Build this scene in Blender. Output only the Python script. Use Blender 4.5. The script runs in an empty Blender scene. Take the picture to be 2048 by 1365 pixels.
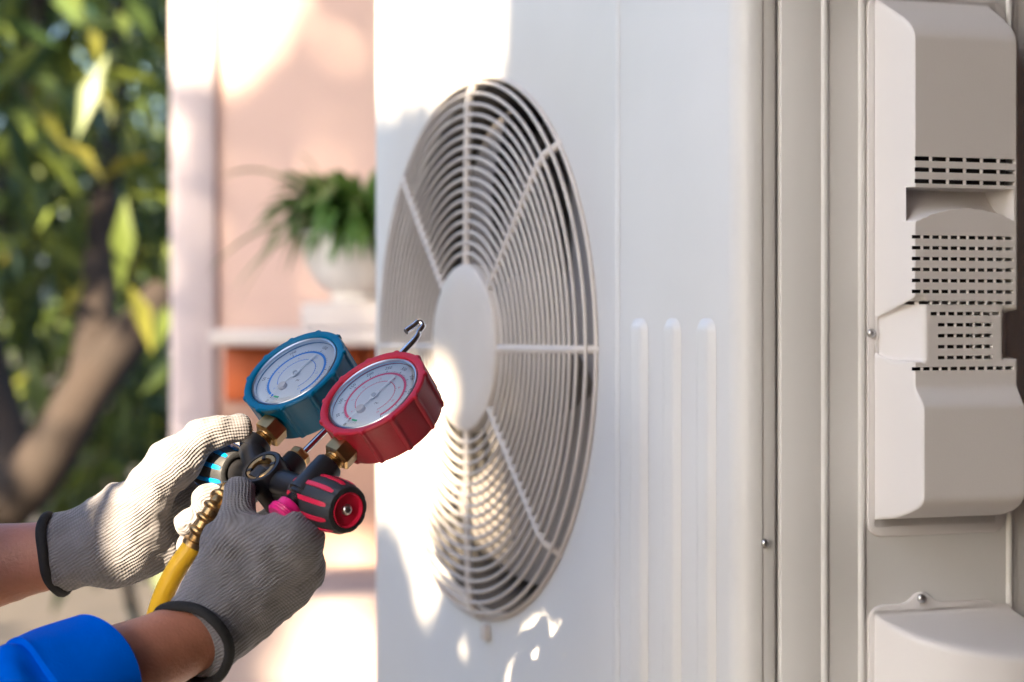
import bpy, bmesh, math, random
import numpy as np
from mathutils import Vector, Matrix
from mathutils.bvhtree import BVHTree
random.seed(7); rng = np.random.default_rng(7)
sc = bpy.context.scene
R = math.radians

# ------------------------------------------------------------------ camera
FPX = 4835.0          # focal length in pixels of the 2048 px wide photograph
CAMH = 1.30           # camera height
HOR = 635.0           # pixel row of the horizon
cd = bpy.data.cameras.new('camera'); cam = bpy.data.objects.new('camera', cd); sc.collection.objects.link(cam)
cam.location = (0, 0, CAMH); cam.rotation_euler = (R(90), 0, 0)
cd.sensor_fit = 'HORIZONTAL'; cd.sensor_width = 36.0; cd.lens = FPX * 36.0 / 2048.0
cd.shift_y = -(682.5 - HOR) / 2048.0
cd.clip_start = 0.05; cd.clip_end = 500
cd.dof.use_dof = True; cd.dof.focus_distance = 1.57; cd.dof.aperture_fstop = 6.0
sc.camera = cam

# ------------------------------------------------------------------ sky and sun
SUN = Vector((-0.50, -0.76, 0.41)).normalized()       # towards the sun
wd = bpy.data.worlds.new('World'); sc.world = wd; wd.use_nodes = True
nt = wd.node_tree; nt.nodes.clear()
sky = nt.nodes.new('ShaderNodeTexSky'); sky.sky_type = 'NISHITA'; sky.sun_disc = False
sky.sun_elevation = math.asin(SUN.z); sky.sun_rotation = math.atan2(SUN.x, SUN.y)
sky.air_density = 1.0; sky.dust_density = 3.0; sky.ozone_density = 1.0
bg = nt.nodes.new('ShaderNodeBackground'); bg.inputs['Strength'].default_value = 0.05
ow = nt.nodes.new('ShaderNodeOutputWorld')
nt.links.new(sky.outputs[0], bg.inputs[0]); nt.links.new(bg.outputs[0], ow.inputs[0])
sl = bpy.data.lights.new('sun', 'SUN'); sl.energy = 5.0; sl.angle = R(0.53); sl.color = (1.0, 0.72, 0.40)
so = bpy.data.objects.new('sun', sl); sc.collection.objects.link(so)
so.rotation_euler = (-SUN).to_track_quat('-Z', 'Y').to_euler(); so.location = SUN * 20
vs = sc.view_settings
vs.view_transform = 'Standard'; vs.look = 'None'; vs.gamma = 1; vs.use_curve_mapping = False
vs.exposure = 3.0
vs.use_white_balance = True; vs.white_balance_temperature = 5400; vs.white_balance_tint = 10
sc.cycles.use_denoising = True
sc.cycles.max_bounces = 8; sc.cycles.transparent_max_bounces = 12
sc.cycles.sample_clamp_indirect = 6.0

# ------------------------------------------------------------------ helpers
def P(px, py, z):
    """a point seen at photo pixel (px, py), z metres in front of the camera"""
    return Vector(((px - 1024.0) / FPX * z, z, CAMH + (HOR - py) / FPX * z))

def mat(name, col, rough=0.5, metal=0.0, spec=0.5, noise=0.0, nscale=8.0, bump=0.0, bscale=60.0, coat=0.0, trans=0.0, sheen=0.0, sss=0.0):
    m = bpy.data.materials.new(name); m.use_nodes = True
    t = m.node_tree; b = t.nodes['Principled BSDF']
    b.inputs['Base Color'].default_value = (*col, 1); b.inputs['Roughness'].default_value = rough
    b.inputs['Metallic'].default_value = metal; b.inputs['Specular IOR Level'].default_value = spec
    b.inputs['Coat Weight'].default_value = coat
    b.inputs['Sheen Weight'].default_value = sheen
    if sss: b.inputs['Subsurface Weight'].default_value = sss; b.inputs['Subsurface Radius'].default_value = (0.01, 0.004, 0.002); b.inputs['Subsurface Scale'].default_value = 0.6
    if noise or bump:
        tc = t.nodes.new('ShaderNodeTexCoord')
    if noise:
        n = t.nodes.new('ShaderNodeTexNoise'); n.inputs['Scale'].default_value = nscale; n.inputs['Detail'].default_value = 6
        t.links.new(tc.outputs['Object'], n.inputs['Vector'])
        r = t.nodes.new('ShaderNodeValToRGB')
        r.color_ramp.elements[0].position = 0.3; r.color_ramp.elements[1].position = 0.7
        r.color_ramp.elements[0].color = (*[c * (1 - noise) for c in col], 1)
        r.color_ramp.elements[1].color = (*[min(1, c * (1 + noise * 0.6)) for c in col], 1)
        t.links.new(n.outputs['Fac'], r.inputs[0]); t.links.new(r.outputs[0], b.inputs['Base Color'])
        mr = t.nodes.new('ShaderNodeMapRange'); mr.inputs[3].default_value = max(0.02, rough - 0.12); mr.inputs[4].default_value = min(1, rough + 0.12)
        t.links.new(n.outputs['Fac'], mr.inputs[0]); t.links.new(mr.outputs[0], b.inputs['Roughness'])
    if bump:
        n2 = t.nodes.new('ShaderNodeTexNoise'); n2.inputs['Scale'].default_value = bscale; n2.inputs['Detail'].default_value = 5
        t.links.new(tc.outputs['Object'], n2.inputs['Vector'])
        bp = t.nodes.new('ShaderNodeBump'); bp.inputs['Strength'].default_value = bump; bp.inputs['Distance'].default_value = 0.002
        t.links.new(n2.outputs['Fac'], bp.inputs['Height']); t.links.new(bp.outputs[0], b.inputs['Normal'])
    return m

def link(name, me, m=None, parent=None, world=None, kind=None):
    o = bpy.data.objects.new(name, me); sc.collection.objects.link(o)
    if m is not None and me is not None and len(me.materials) == 0: me.materials.append(m)
    if parent is not None: o.parent = parent
    if world is not None: o.matrix_basis = world
    if kind: o['kind'] = kind
    return o

def thing(name, label, cat, loc=(0, 0, 0), group=None, matrix=None):
    o = bpy.data.objects.new(name, None); sc.collection.objects.link(o)
    if matrix is not None: o.matrix_basis = matrix
    else: o.location = loc
    o.empty_display_size = 0.05
    o['label'] = label; o['category'] = cat
    if group: o['group'] = group
    return o

def tag(o, label, cat, group=None):
    o['label'] = label; o['category'] = cat
    if group: o['group'] = group
    return o

def mesh(name, V, Fc, smooth=None):
    me = bpy.data.meshes.new(name)
    me.from_pydata([tuple(map(float, v)) for v in V], [], [tuple(map(int, f)) for f in Fc]); me.update()
    if smooth is not None:
        me.polygons.foreach_set('use_smooth', [True] * len(me.polygons))
        me.set_sharp_from_angle(angle=R(smooth))
    return me

def frame_of(axis, ref=None):
    a = Vector(axis).normalized()
    r = Vector(ref) if ref is not None else (Vector((0, 0, 1)) if abs(a.z) < 0.9 else Vector((1, 0, 0)))
    x = (r - a * r.dot(a)).normalized(); y = a.cross(x)
    return x, y, a

def lathe(prof, origin=(0, 0, 0), axis=(0, 0, 1), seg=48, ref=None, rfun=None, close=False, smooth=35, name='lathe', cap=True):
    """prof: list of (r, h) along the axis"""
    x, y, a = frame_of(axis, ref); o = Vector(origin)
    V = []; Fc = []
    for (r, h) in prof:
        for k in range(seg):
            an = 2 * math.pi * k / seg
            rr = r if rfun is None else rfun(r, h, an)
            V.append(o + x * (rr * math.cos(an)) + y * (rr * math.sin(an)) + a * h)
    n = len(prof)
    for i in range(n if close else n - 1):
        j = (i + 1) % n
        for k in range(seg):
            k2 = (k + 1) % seg
            Fc.append((i * seg + k, i * seg + k2, j * seg + k2, j * seg + k))
    if not close and cap:
        if prof[0][0] > 1e-6: Fc.append(tuple(range(seg - 1, -1, -1)))
        if prof[-1][0] > 1e-6: Fc.append(tuple((n - 1) * seg + k for k in range(seg)))
    me = mesh(name, V, Fc, smooth)
    bm = bmesh.new(); bm.from_mesh(me); bmesh.ops.remove_doubles(bm, verts=bm.verts, dist=1e-7)
    bmesh.ops.recalc_face_normals(bm, faces=bm.faces); bm.to_mesh(me); bm.free()
    me.set_sharp_from_angle(angle=R(smooth))
    return me

def tube(path, rad, seg=14, cap=True, smooth=40, name='tube', squash=None):
    """tube along points; rad number or list"""
    pts = [Vector(p) for p in path]; n = len(pts)
    rr = [rad] * n if not hasattr(rad, '__len__') else list(rad)
    T = []
    for i in range(n):
        T.append((pts[min(i + 1, n - 1)] - pts[max(i - 1, 0)]).normalized())
    x, y, _ = frame_of(T[0]); V = []; Fc = []
    for i in range(n):
        x = (x - T[i] * x.dot(T[i])).normalized(); y = T[i].cross(x)
        for k in range(seg):
            an = 2 * math.pi * k / seg
            V.append(pts[i] + x * (rr[i] * math.cos(an)) + y * (rr[i] * math.sin(an)))
    for i in range(n - 1):
        for k in range(seg):
            k2 = (k + 1) % seg
            Fc.append((i * seg + k, i * seg + k2, (i + 1) * seg + k2, (i + 1) * seg + k))
    if cap:
        Fc.append(tuple(range(seg - 1, -1, -1))); Fc.append(tuple((n - 1) * seg + k for k in range(seg)))
    return mesh(name, V, Fc, smooth)

def catmull(pts, n=8):
    pts = [Vector(p) for p in pts]; out = []
    q = [pts[0] * 2 - pts[1]] + pts + [pts[-1] * 2 - pts[-2]]
    for i in range(1, len(q) - 2):
        for k in range(n):
            t = k / n
            out.append(0.5 * ((2 * q[i]) + (q[i + 1] - q[i - 1]) * t + (2 * q[i - 1] - 5 * q[i] + 4 * q[i + 1] - q[i + 2]) * t * t + (3 * q[i] - q[i - 1] - 3 * q[i + 1] + q[i + 2]) * t ** 3))
    out.append(pts[-1]); return out

def box(x0, x1, y0, y1, z0, z1, bev=0.0, seg=2, name='box'):
    bm = bmesh.new(); bmesh.ops.create_cube(bm, size=1)
    for v in bm.verts:
        v.co = Vector((x0 + (v.co.x + .5) * (x1 - x0), y0 + (v.co.y + .5) * (y1 - y0), z0 + (v.co.z + .5) * (z1 - z0)))
    if bev: bmesh.ops.bevel(bm, geom=list(bm.edges), offset=bev, segments=seg, profile=0.5, affect='EDGES')
    me = bpy.data.meshes.new(name); bm.to_mesh(me); bm.free()
    me.polygons.foreach_set('use_smooth', [True] * len(me.polygons)); me.set_sharp_from_angle(angle=R(35))
    return me

def join(meshes, name='joined'):
    V = []; Fc = []; S = []
    for me in meshes:
        o = len(V)
        V += [v.co.copy() for v in me.vertices]
        for p in me.polygons: Fc.append(tuple(o + i for i in p.vertices)); S.append(p.use_smooth)
    r = mesh(name, V, Fc); r.polygons.foreach_set('use_smooth', S); r.set_sharp_from_angle(angle=R(38))
    return r

# smooth-union distance field, turned into a surface by surface nets
def smin(a, b, k):
    h = np.maximum(k - np.abs(a - b), 0) / k
    return np.minimum(a, b) - h * h * k * 0.25
def d_cap(X, a, b, ra, rb):
    a = np.array(a); ba = np.array(b) - a; pa = X - a
    t = np.clip(pa @ ba / max(ba @ ba, 1e-12), 0, 1)
    return np.linalg.norm(pa - t[..., None] * ba, axis=-1) - (ra + (rb - ra) * t)
def vnoise(X, scale, seed):
    r = np.random.default_rng(seed); L = r.random((32, 32, 32))
    q = X * scale; i = np.floor(q).astype(int); f = q - i; f = f * f * (3 - 2 * f); out = 0
    for dx in (0, 1):
        for dy in (0, 1):
            for dz in (0, 1):
                wgt = (f[..., 0] if dx else 1 - f[..., 0]) * (f[..., 1] if dy else 1 - f[..., 1]) * (f[..., 2] if dz else 1 - f[..., 2])
                out = out + wgt * L[(i[..., 0] + dx) % 32, (i[..., 1] + dy) % 32, (i[..., 2] + dz) % 32]
    return out - 0.5
def surface(field, lo, hi, h, relax=2):
    lo = np.array(lo, float); n = np.ceil((np.array(hi) - lo) / h).astype(int) + 1
    ax = [lo[i] + h * np.arange(n[i]) for i in range(3)]
    X = np.stack(np.meshgrid(*ax, indexing='ij'), -1)
    f = np.empty(n)
    for i in range(0, n[0], 24): f[i:i + 24] = field(X[i:i + 24])
    del X
    ins = f < 0
    acc = np.zeros((*(n - 1), 3)); cnt = np.zeros(n - 1)
    cs = [(i, j, k) for i in (0, 1) for j in (0, 1) for k in (0, 1)]
    def sl_(c): return tuple(slice(c[d], n[d] - 1 + c[d]) for d in range(3))
    for c in cs:
        for d in range(3):
            if c[d]: continue
            c2 = list(c); c2[d] = 1
            fa = f[sl_(c)]; fb = f[sl_(c2)]; x = (fa < 0) != (fb < 0)
            t = np.where(x, fa / np.where(x, fa - fb, 1), 0)
            for e in range(3):
                acc[..., e] += np.where(x, (t if e == d else c[e]), 0)
            cnt += x
    act = cnt > 0; idx = -np.ones(n - 1, int); idx[act] = np.arange(act.sum())
    pos = np.argwhere(act) + acc[act] / cnt[act][:, None]
    V = lo + h * pos; Q = []
    for d in range(3):
        a, b = (d + 1) % 3, (d + 2) % 3
        s0 = [slice(None)] * 3; s1 = [slice(None)] * 3; s0[d] = slice(0, n[d] - 1); s1[d] = slice(1, n[d])
        x = ins[tuple(s0)] != ins[tuple(s1)]
        E = np.argwhere(x); E = E[(E[:, a] > 0) & (E[:, b] > 0) & (E[:, a] < n[a] - 1) & (E[:, b] < n[b] - 1)]
        fl = ins[tuple(E.T)]
        def cell(da, db):
            g = E.copy(); g[:, a] -= da; g[:, b] -= db; return idx[tuple(g.T)]
        q = np.stack([cell(1, 1), cell(0, 1), cell(0, 0), cell(1, 0)], 1)
        q[~fl] = q[~fl][:, ::-1]; Q.append(q)
    Q = np.concatenate(Q); Q = Q[(Q >= 0).all(1)]
    for _ in range(relax):
        S = np.zeros_like(V); C = np.zeros(len(V))
        for k in range(4):
            i, j = Q[:, k], Q[:, (k + 1) % 4]
            np.add.at(S, i, V[j]); np.add.at(C, i, 1); np.add.at(S, j, V[i]); np.add.at(C, j, 1)
        V = V * 0.5 + 0.5 * S / np.maximum(C, 1)[:, None]
    return V, Q

# ------------------------------------------------------------------ materials
M = {}
M['paint'] = mat('casing_paint', (0.74, 0.735, 0.72), 0.36, noise=0.045, nscale=6, bump=0.03, bscale=400)
def wavy(m, sc_, st):
    t = m.node_tree; b = t.nodes['Principled BSDF']; tc = t.nodes.new('ShaderNodeTexCoord'); n = t.nodes.new('ShaderNodeTexNoise'); n.inputs['Scale'].default_value = sc_; n.inputs['Detail'].default_value = 1
    t.links.new(tc.outputs['Object'], n.inputs['Vector']); bp = t.nodes.new('ShaderNodeBump'); bp.inputs['Strength'].default_value = st; bp.inputs['Distance'].default_value = .02
    t.links.new(n.outputs['Fac'], bp.inputs['Height'])
    old = b.inputs['Normal'].links[0].from_node; t.links.new(bp.outputs[0], old.inputs['Normal'])
wavy(M['paint'], 4.0, .12)
M['plastic'] = mat('casing_plastic', (0.78, 0.755, 0.745), 0.5, noise=0.02, nscale=5, bump=0.05, bscale=700)
M['grille'] = mat('grille_plastic', (0.66, 0.61, 0.56), 0.45, noise=0.05, nscale=20)
M['fanblade'] = mat('fan_blade_plastic', (0.27, 0.25, 0.24), 0.5, noise=0.05)
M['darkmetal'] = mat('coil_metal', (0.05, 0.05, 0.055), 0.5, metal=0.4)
M['steel'] = mat('screw_steel', (0.55, 0.55, 0.56), 0.28, metal=1.0)
M['chrome'] = mat('chrome', (0.78, 0.78, 0.80), 0.10, metal=1.0)
M['brass'] = mat('brass', (0.50, 0.33, 0.14), 0.34, metal=1.0, noise=0.15, nscale=120, bump=0.1, bscale=600)
M['black'] = mat('black_anodised', (0.016, 0.016, 0.019), 0.36, noise=0.2, nscale=60, bump=0.04, bscale=900)
M['rubber_grey'] = mat('grey_black_rubber', (0.030, 0.031, 0.035), 0.52, noise=0.25, nscale=90, bump=0.08, bscale=900)
M['red'] = mat('red_rubber', (0.44, 0.014, 0.036), 0.46, spec=0.35, noise=0.12, nscale=40, bump=0.06, bscale=500)
M['blue'] = mat('blue_rubber', (0.001, 0.125, 0.27), 0.46, spec=0.35, noise=0.10, nscale=40, bump=0.06, bscale=500)
M['stripe_red'] = mat('red_grip', (0.62, 0.015, 0.06), 0.35)
M['stripe_blue'] = mat('blue_grip', (0.01, 0.17, 0.52), 0.32)
M['magenta'] = mat('magenta_collar', (0.72, 0.015, 0.22), 0.3)
M['dial'] = mat('dial_face', (0.76, 0.77, 0.79), 0.5, noise=0.03, nscale=60)
M['dial_white'] = mat('needle_white', (0.85, 0.85, 0.85), 0.4)
M['ink'] = mat('dial_ink', (0.02, 0.02, 0.025), 0.5)
M['ink_red'] = mat('dial_ink_red', (0.75, 0.03, 0.10), 0.5)
M['ink_blue'] = mat('dial_ink_blue', (0.02, 0.22, 0.75), 0.5)
M['ink_green'] = mat('dial_ink_green', (0.03, 0.45, 0.12), 0.5)
M['yellow'] = mat('yellow_hose', (0.90, 0.52, 0.004), 0.38, noise=0.06, nscale=60, bump=0.05, bscale=400)
M['cuff'] = mat('black_cuff', (0.012, 0.012, 0.013), 0.85, bump=0.3, bscale=500)
M['skin'] = mat('skin', (0.43, 0.185, 0.115), 0.46, noise=0.20, nscale=38, bump=0.30, bscale=420, sss=0.12)
M['cloth'] = mat('blue_cloth', (0.002, 0.105, 0.68), 0.85, spec=0.2, noise=0.12, nscale=12, bump=0.25, bscale=900)
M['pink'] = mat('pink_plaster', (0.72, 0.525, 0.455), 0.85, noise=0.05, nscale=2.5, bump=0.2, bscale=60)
M['white_plaster'] = mat('white_plaster', (0.53, 0.465, 0.490), 0.8, noise=0.05, nscale=3, bump=0.2, bscale=60)
M['stone'] = mat('pale_stone', (0.66, 0.60, 0.57), 0.8, noise=0.08, nscale=9, bump=0.3, bscale=80)
M['terracotta'] = mat('orange_terracotta', (0.46, 0.10, 0.018), 0.6, noise=0.35, nscale=12, bump=0.2, bscale=60)
M['ceramic'] = mat('white_ceramic', (0.72, 0.69, 0.66), 0.35, noise=0.06, nscale=7)
M['soil'] = mat('soil', (0.06, 0.04, 0.03), 0.95, bump=0.6, bscale=80)
M['bark'] = mat('bark', (0.024, 0.016, 0.012), 0.9, noise=0.3, nscale=9, bump=0.7, bscale=40)
M['ground'] = mat('ground_soil', (0.075, 0.062, 0.05), 0.95, noise=0.25, nscale=0.8, bump=0.4, bscale=30)
M['concrete'] = mat('concrete_path', (0.055, 0.052, 0.050), 0.9, noise=0.12, nscale=1.5, bump=0.3, bscale=40)

def leaf_mat(name, c0, c1, rough=0.42):
    m = bpy.data.materials.new(name); m.use_nodes = True; t = m.node_tree; b = t.nodes['Principled BSDF']
    g = t.nodes.new('ShaderNodeNewGeometry'); r = t.nodes.new('ShaderNodeValToRGB')
    r.color_ramp.elements[0].color = (*c0, 1); r.color_ramp.elements[1].color = (*c1, 1)
    t.links.new(g.outputs['Random Per Island'], r.inputs[0]); t.links.new(r.outputs[0], b.inputs['Base Color'])
    b.inputs['Roughness'].default_value = rough
    tr = t.nodes.new('ShaderNodeBsdfTranslucent'); t.links.new(r.outputs[0], tr.inputs[0])
    mx = t.nodes.new('ShaderNodeMixShader'); mx.inputs[0].default_value = 0.30
    t.links.new(b.outputs[0], mx.inputs[1]); t.links.new(tr.outputs[0], mx.inputs[2])
    t.links.new(mx.outputs[0], t.nodes['Material Output'].inputs[0])
    return m
M['leaf'] = leaf_mat('mango_leaf', (0.030, 0.065, 0.022), (0.16, 0.20, 0.03))
M['leaf_young'] = leaf_mat('young_leaf', (0.10, 0.14, 0.02), (0.21, 0.19, 0.02))
M['leaf_pot'] = leaf_mat('spider_plant_leaf', (0.04, 0.13, 0.02), (0.16, 0.27, 0.06))
M['leaf_shade'] = leaf_mat('shade_tree_leaf', (0.03, 0.06, 0.02), (0.08, 0.12, 0.03))

def glass_mat():
    m = bpy.data.materials.new('lens_plastic'); m.use_nodes = True; t = m.node_tree; t.nodes.remove(t.nodes['Principled BSDF'])
    fr = t.nodes.new('ShaderNodeFresnel'); fr.inputs[0].default_value = 2.0
    tp = t.nodes.new('ShaderNodeBsdfTransparent'); tp.inputs[0].default_value = (0.97, 0.98, 0.98, 1)
    gl = t.nodes.new('ShaderNodeBsdfGlossy'); gl.inputs['Roughness'].default_value = 0.04
    tc = t.nodes.new('ShaderNodeTexCoord'); n = t.nodes.new('ShaderNodeTexNoise'); n.inputs['Scale'].default_value = 90
    bp = t.nodes.new('ShaderNodeBump'); bp.inputs['Strength'].default_value = 0.06; bp.inputs['Distance'].default_value = 0.002
    t.links.new(tc.outputs['Object'], n.inputs['Vector']); t.links.new(n.outputs['Fac'], bp.inputs['Height']); t.links.new(bp.outputs[0], gl.inputs['Normal'])
    mx = t.nodes.new('ShaderNodeMixShader')
    t.links.new(fr.outputs[0], mx.inputs[0]); t.links.new(tp.outputs[0], mx.inputs[1]); t.links.new(gl.outputs[0], mx.inputs[2])
    t.links.new(mx.outputs[0], t.nodes['Material Output'].inputs[0]); return m
M['lens'] = glass_mat()

def glove_mat():
    m = bpy.data.materials.new('knit_glove'); m.use_nodes = True; t = m.node_tree; b = t.nodes['Principled BSDF']
    b.inputs['Roughness'].default_value = 0.78; b.inputs['Sheen Weight'].default_value = 0.25
    def attr(n):
        a = t.nodes.new('ShaderNodeAttribute'); a.attribute_name = n; return a.outputs['Fac']
    def mth(op, a, v=None, b_=None):
        q = t.nodes.new('ShaderNodeMath'); q.operation = op
        t.links.new(a, q.inputs[0])
        if b_ is not None: t.links.new(b_, q.inputs[1])
        elif v is not None: q.inputs[1].default_value = v
        return q.outputs[0]
    tc0 = t.nodes.new('ShaderNodeTexCoord'); n0 = t.nodes.new('ShaderNodeTexNoise'); n0.inputs['Scale'].default_value = 70; n0.inputs['Detail'].default_value = 3
    t.links.new(tc0.outputs['Object'], n0.inputs['Vector'])
    rib = mth('SINE', mth('MULTIPLY', mth('ADD', attr('rib'), None, mth('MULTIPLY', n0.outputs['Fac'], .0035)), 2 * math.pi / 0.0020))
    knit = mth('SINE', mth('MULTIPLY', attr('along'), 2 * math.pi / 0.0017))
    rib01 = mth('ADD', mth('MULTIPLY', rib, 0.5), 0.5)
    hgt = mth('ADD', rib01, None, mth('MULTIPLY', knit, 0.22))
    tc = t.nodes.new('ShaderNodeTexCoord')
    n = t.nodes.new('ShaderNodeTexNoise'); n.inputs['Scale'].default_value = 55; n.inputs['Detail'].default_value = 6
    t.links.new(tc.outputs['Object'], n.inputs['Vector'])
    r = t.nodes.new('ShaderNodeValToRGB')
    r.color_ramp.elements[0].position = 0.3; r.color_ramp.elements[1].position = 0.75
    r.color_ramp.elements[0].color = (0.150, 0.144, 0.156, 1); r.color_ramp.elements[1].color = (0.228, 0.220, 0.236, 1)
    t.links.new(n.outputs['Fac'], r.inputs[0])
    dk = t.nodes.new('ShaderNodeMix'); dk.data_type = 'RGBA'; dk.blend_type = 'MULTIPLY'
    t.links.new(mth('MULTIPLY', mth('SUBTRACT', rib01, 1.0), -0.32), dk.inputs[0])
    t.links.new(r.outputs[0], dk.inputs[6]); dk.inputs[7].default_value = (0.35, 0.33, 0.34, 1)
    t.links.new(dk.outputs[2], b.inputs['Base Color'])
    n3 = t.nodes.new('ShaderNodeTexNoise'); n3.inputs['Scale'].default_value = 130; n3.inputs['Detail'].default_value = 4
    t.links.new(tc.outputs['Object'], n3.inputs['Vector'])
    b2 = t.nodes.new('ShaderNodeBump'); b2.inputs['Strength'].default_value = 0.35; b2.inputs['Distance'].default_value = 0.002
    t.links.new(n3.outputs['Fac'], b2.inputs['Height'])
    b1 = t.nodes.new('ShaderNodeBump'); b1.inputs['Strength'].default_value = 0.75; b1.inputs['Distance'].default_value = 0.0006
    t.links.new(hgt, b1.inputs['Height']); t.links.new(b2.outputs[0], b1.inputs['Normal']); t.links.new(b1.outputs[0], b.inputs['Normal'])
    return m
M['glove'] = glove_mat()

# ================================================================== GROUND
g = mesh('ground', [(-60, -40, 0), (60, -40, 0), (60, 90, 0), (-60, 90, 0)], [(0, 1, 2, 3)])
link('ground', g, M['ground'], kind='structure')
g = mesh('path', [(-1.35, -6, .004), (6, -6, .004), (6, 3.9, .004), (-1.35, 3.9, .004)], [(0, 1, 2, 3)])
link('path', g, M['concrete'], kind='structure')

# ================================================================== AIR CONDITIONER
U = Vector((0.40, -0.9165, 0)).normalized(); W_ = Vector((-U.y, U.x, 0))    # along the front / into the casing
PH = 0.0135                                                                # how far the grille stands out
FC = P(931, 696, 2.05) + W_ * PH
AC = Matrix(((U.x, W_.x, 0, FC.x), (U.y, W_.y, 0, FC.y), (0, 0, 1, 0), (0, 0, 0, 1)))   # local: s, d, world height
ac = thing('air_conditioner', 'large white outdoor air conditioner unit with round fan grille and side covers', 'air conditioner', matrix=AC)
FZ = FC.z
def s_of(px, off=0.0):
    k = (px - 1024) / FPX; c = FC + W_ * off
    return (k * c.y - c.x) / (U.x - k * U.y)
S_FIL = s_of(1455); RF = 0.0175; S_SIDE = S_FIL + RF
CS = FC + U * S_SIDE
def d_of(px, off=0.0):
    k = (px - 1024) / FPX; c = CS + U * off
    return (k * c.y - c.x) / (W_.x - k * W_.y)
def h_at(py, d, off=0.0):
    p = CS + U * off + W_ * d
    return CAMH + (HOR - py) / FPX * p.y
SL = s_of(752); ZB, ZT = 0.16, 1.62; RH = 0.2305; DEEP = 0.34
D1 = d_of(1522)
# front panel: sheet with a round opening, left return
def front_panel():
    N = 160; V = []; Fc = []
    an = [2 * math.pi * k / N for k in range(N)]
    cor = [math.atan2(z - FZ, s) % (2 * math.pi) for s in (SL, S_FIL) for z in (ZB, ZT)]
    for c in cor:
        i = min(range(N), key=lambda q: abs(an[q] - c)); an[i] = c
    an.sort()
    for r_, y in ((RH - .006, .012), (RH - .0045, .006), (RH - .002, .0016), (RH + .003, 0)):
        for a in an: V.append((r_ * math.cos(a), y, FZ + r_ * math.sin(a)))
    for a in an:
        c, s = math.cos(a), math.sin(a)
        t = min(((S_FIL if c > 0 else SL) / c) if abs(c) > 1e-9 else 1e9, ((ZT - FZ if s > 0 else ZB - FZ) / s) if abs(s) > 1e-9 else 1e9)
        V.append((c * t, 0, FZ + s * t))
    for i in range(4):
        for k in range(N):
            k2 = (k + 1) % N; Fc.append((i * N + k, i * N + k2, (i + 1) * N + k2, (i + 1) * N + k))
    me = mesh('front_panel', V, Fc, 40)
    # rounded corner, folded left edge
    V2 = []; prof = [(S_FIL, 0)] + [(S_FIL + RF * math.sin(t), RF - RF * math.cos(t)) for t in [R(90) * k / 12 for k in range(1, 13)]] + [(S_SIDE, D1 - .0006), (S_SIDE - .0012, D1), (S_SIDE - .0012, D1 + .0008)]
    for (s, d) in prof: V2 += [(s, d, ZB), (s, d, ZT)]
    F2 = [(2 * i, 2 * i + 2, 2 * i + 3, 2 * i + 1) for i in range(len(prof) - 1)]
    m2 = mesh('corner', V2, F2, 50)
    V3 = []; prof = [(SL, 0), (SL - .003, .0012), (SL - .004, .004), (SL - .004, DEEP)]
    for (s, d) in prof: V3 += [(s, d, ZB), (s, d, ZT)]
    m3 = mesh('left', V3, F2[:3], 50)
    m4 = box(SL - .004, S_SIDE, .001, DEEP, ZT + .0005, ZT + .02, .006)
    m5 = box(SL - .002, S_SIDE - .002, .002, DEEP, ZB - .02, ZB - .0005)
    return join([me, m2, m3, m4, m5], 'front_panel')
link('front_panel', front_panel(), M['paint'], ac)
# side panel: strips, ridges and a dark joint, one vertical extrusion each
def extr(prof, z0, z1, name):
    V = []
    for (s, d) in prof: V += [(s, d, z0), (s, d, z1)]
    return mesh(name, V, [(2 * i, 2 * i + 2, 2 * i + 3, 2 * i + 1) for i in range(len(prof) - 1)], 50)
dA, dB, dC = d_of(1547), d_of(1556), d_of(1562)
fl = [(S_SIDE - .0012, D1 + .0009), (S_SIDE - .0008, D1 + .0014), (S_SIDE - .0008, dA)] + [(S_SIDE - .0008 - .004 * (1 - math.cos(t)) * .9, dA + .0034 * math.sin(t)) for t in [R(90) * k / 6 for k in range(1, 7)]] + [(S_SIDE - .02, dA + .0036)]
link('edge_strip', extr(fl, ZB, ZT, 'edge_strip'), M['paint'], ac)
def ridge(d0, d1, hgt=.0022):
    out = []
    for k in range(9):
        t = k / 8; out.append((S_SIDE + hgt * math.sin(math.pi * t) ** 0.7 if 0 < t < 1 else S_SIDE, d0 + (d1 - d0) * t))
    return out
r1 = (d_of(1642), d_of(1657)); r2 = (d_of(1716), d_of(1731)); r3 = (d_of(2012), d_of(2026))
pr = [(S_SIDE - .02, dC + .0002), (S_SIDE - .001, dC), (S_SIDE, dC + .001)] + ridge(*r1) + ridge(*r2) + ridge(*r3) + [(S_SIDE, r3[1] + .002), (S_SIDE - .0010, r3[1] + .004), (S_SIDE - .0014, r3[1] + .006), (S_SIDE - .0016, DEEP + .02)]
link('side_panel', extr(pr, ZB, ZT, 'side_panel'), M['paint'], ac)
link('inner_lining', box(SL + .004, S_SIDE - .03, .24, .30, ZB + .01, ZT - .01), M['darkmetal'], ac)
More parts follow.
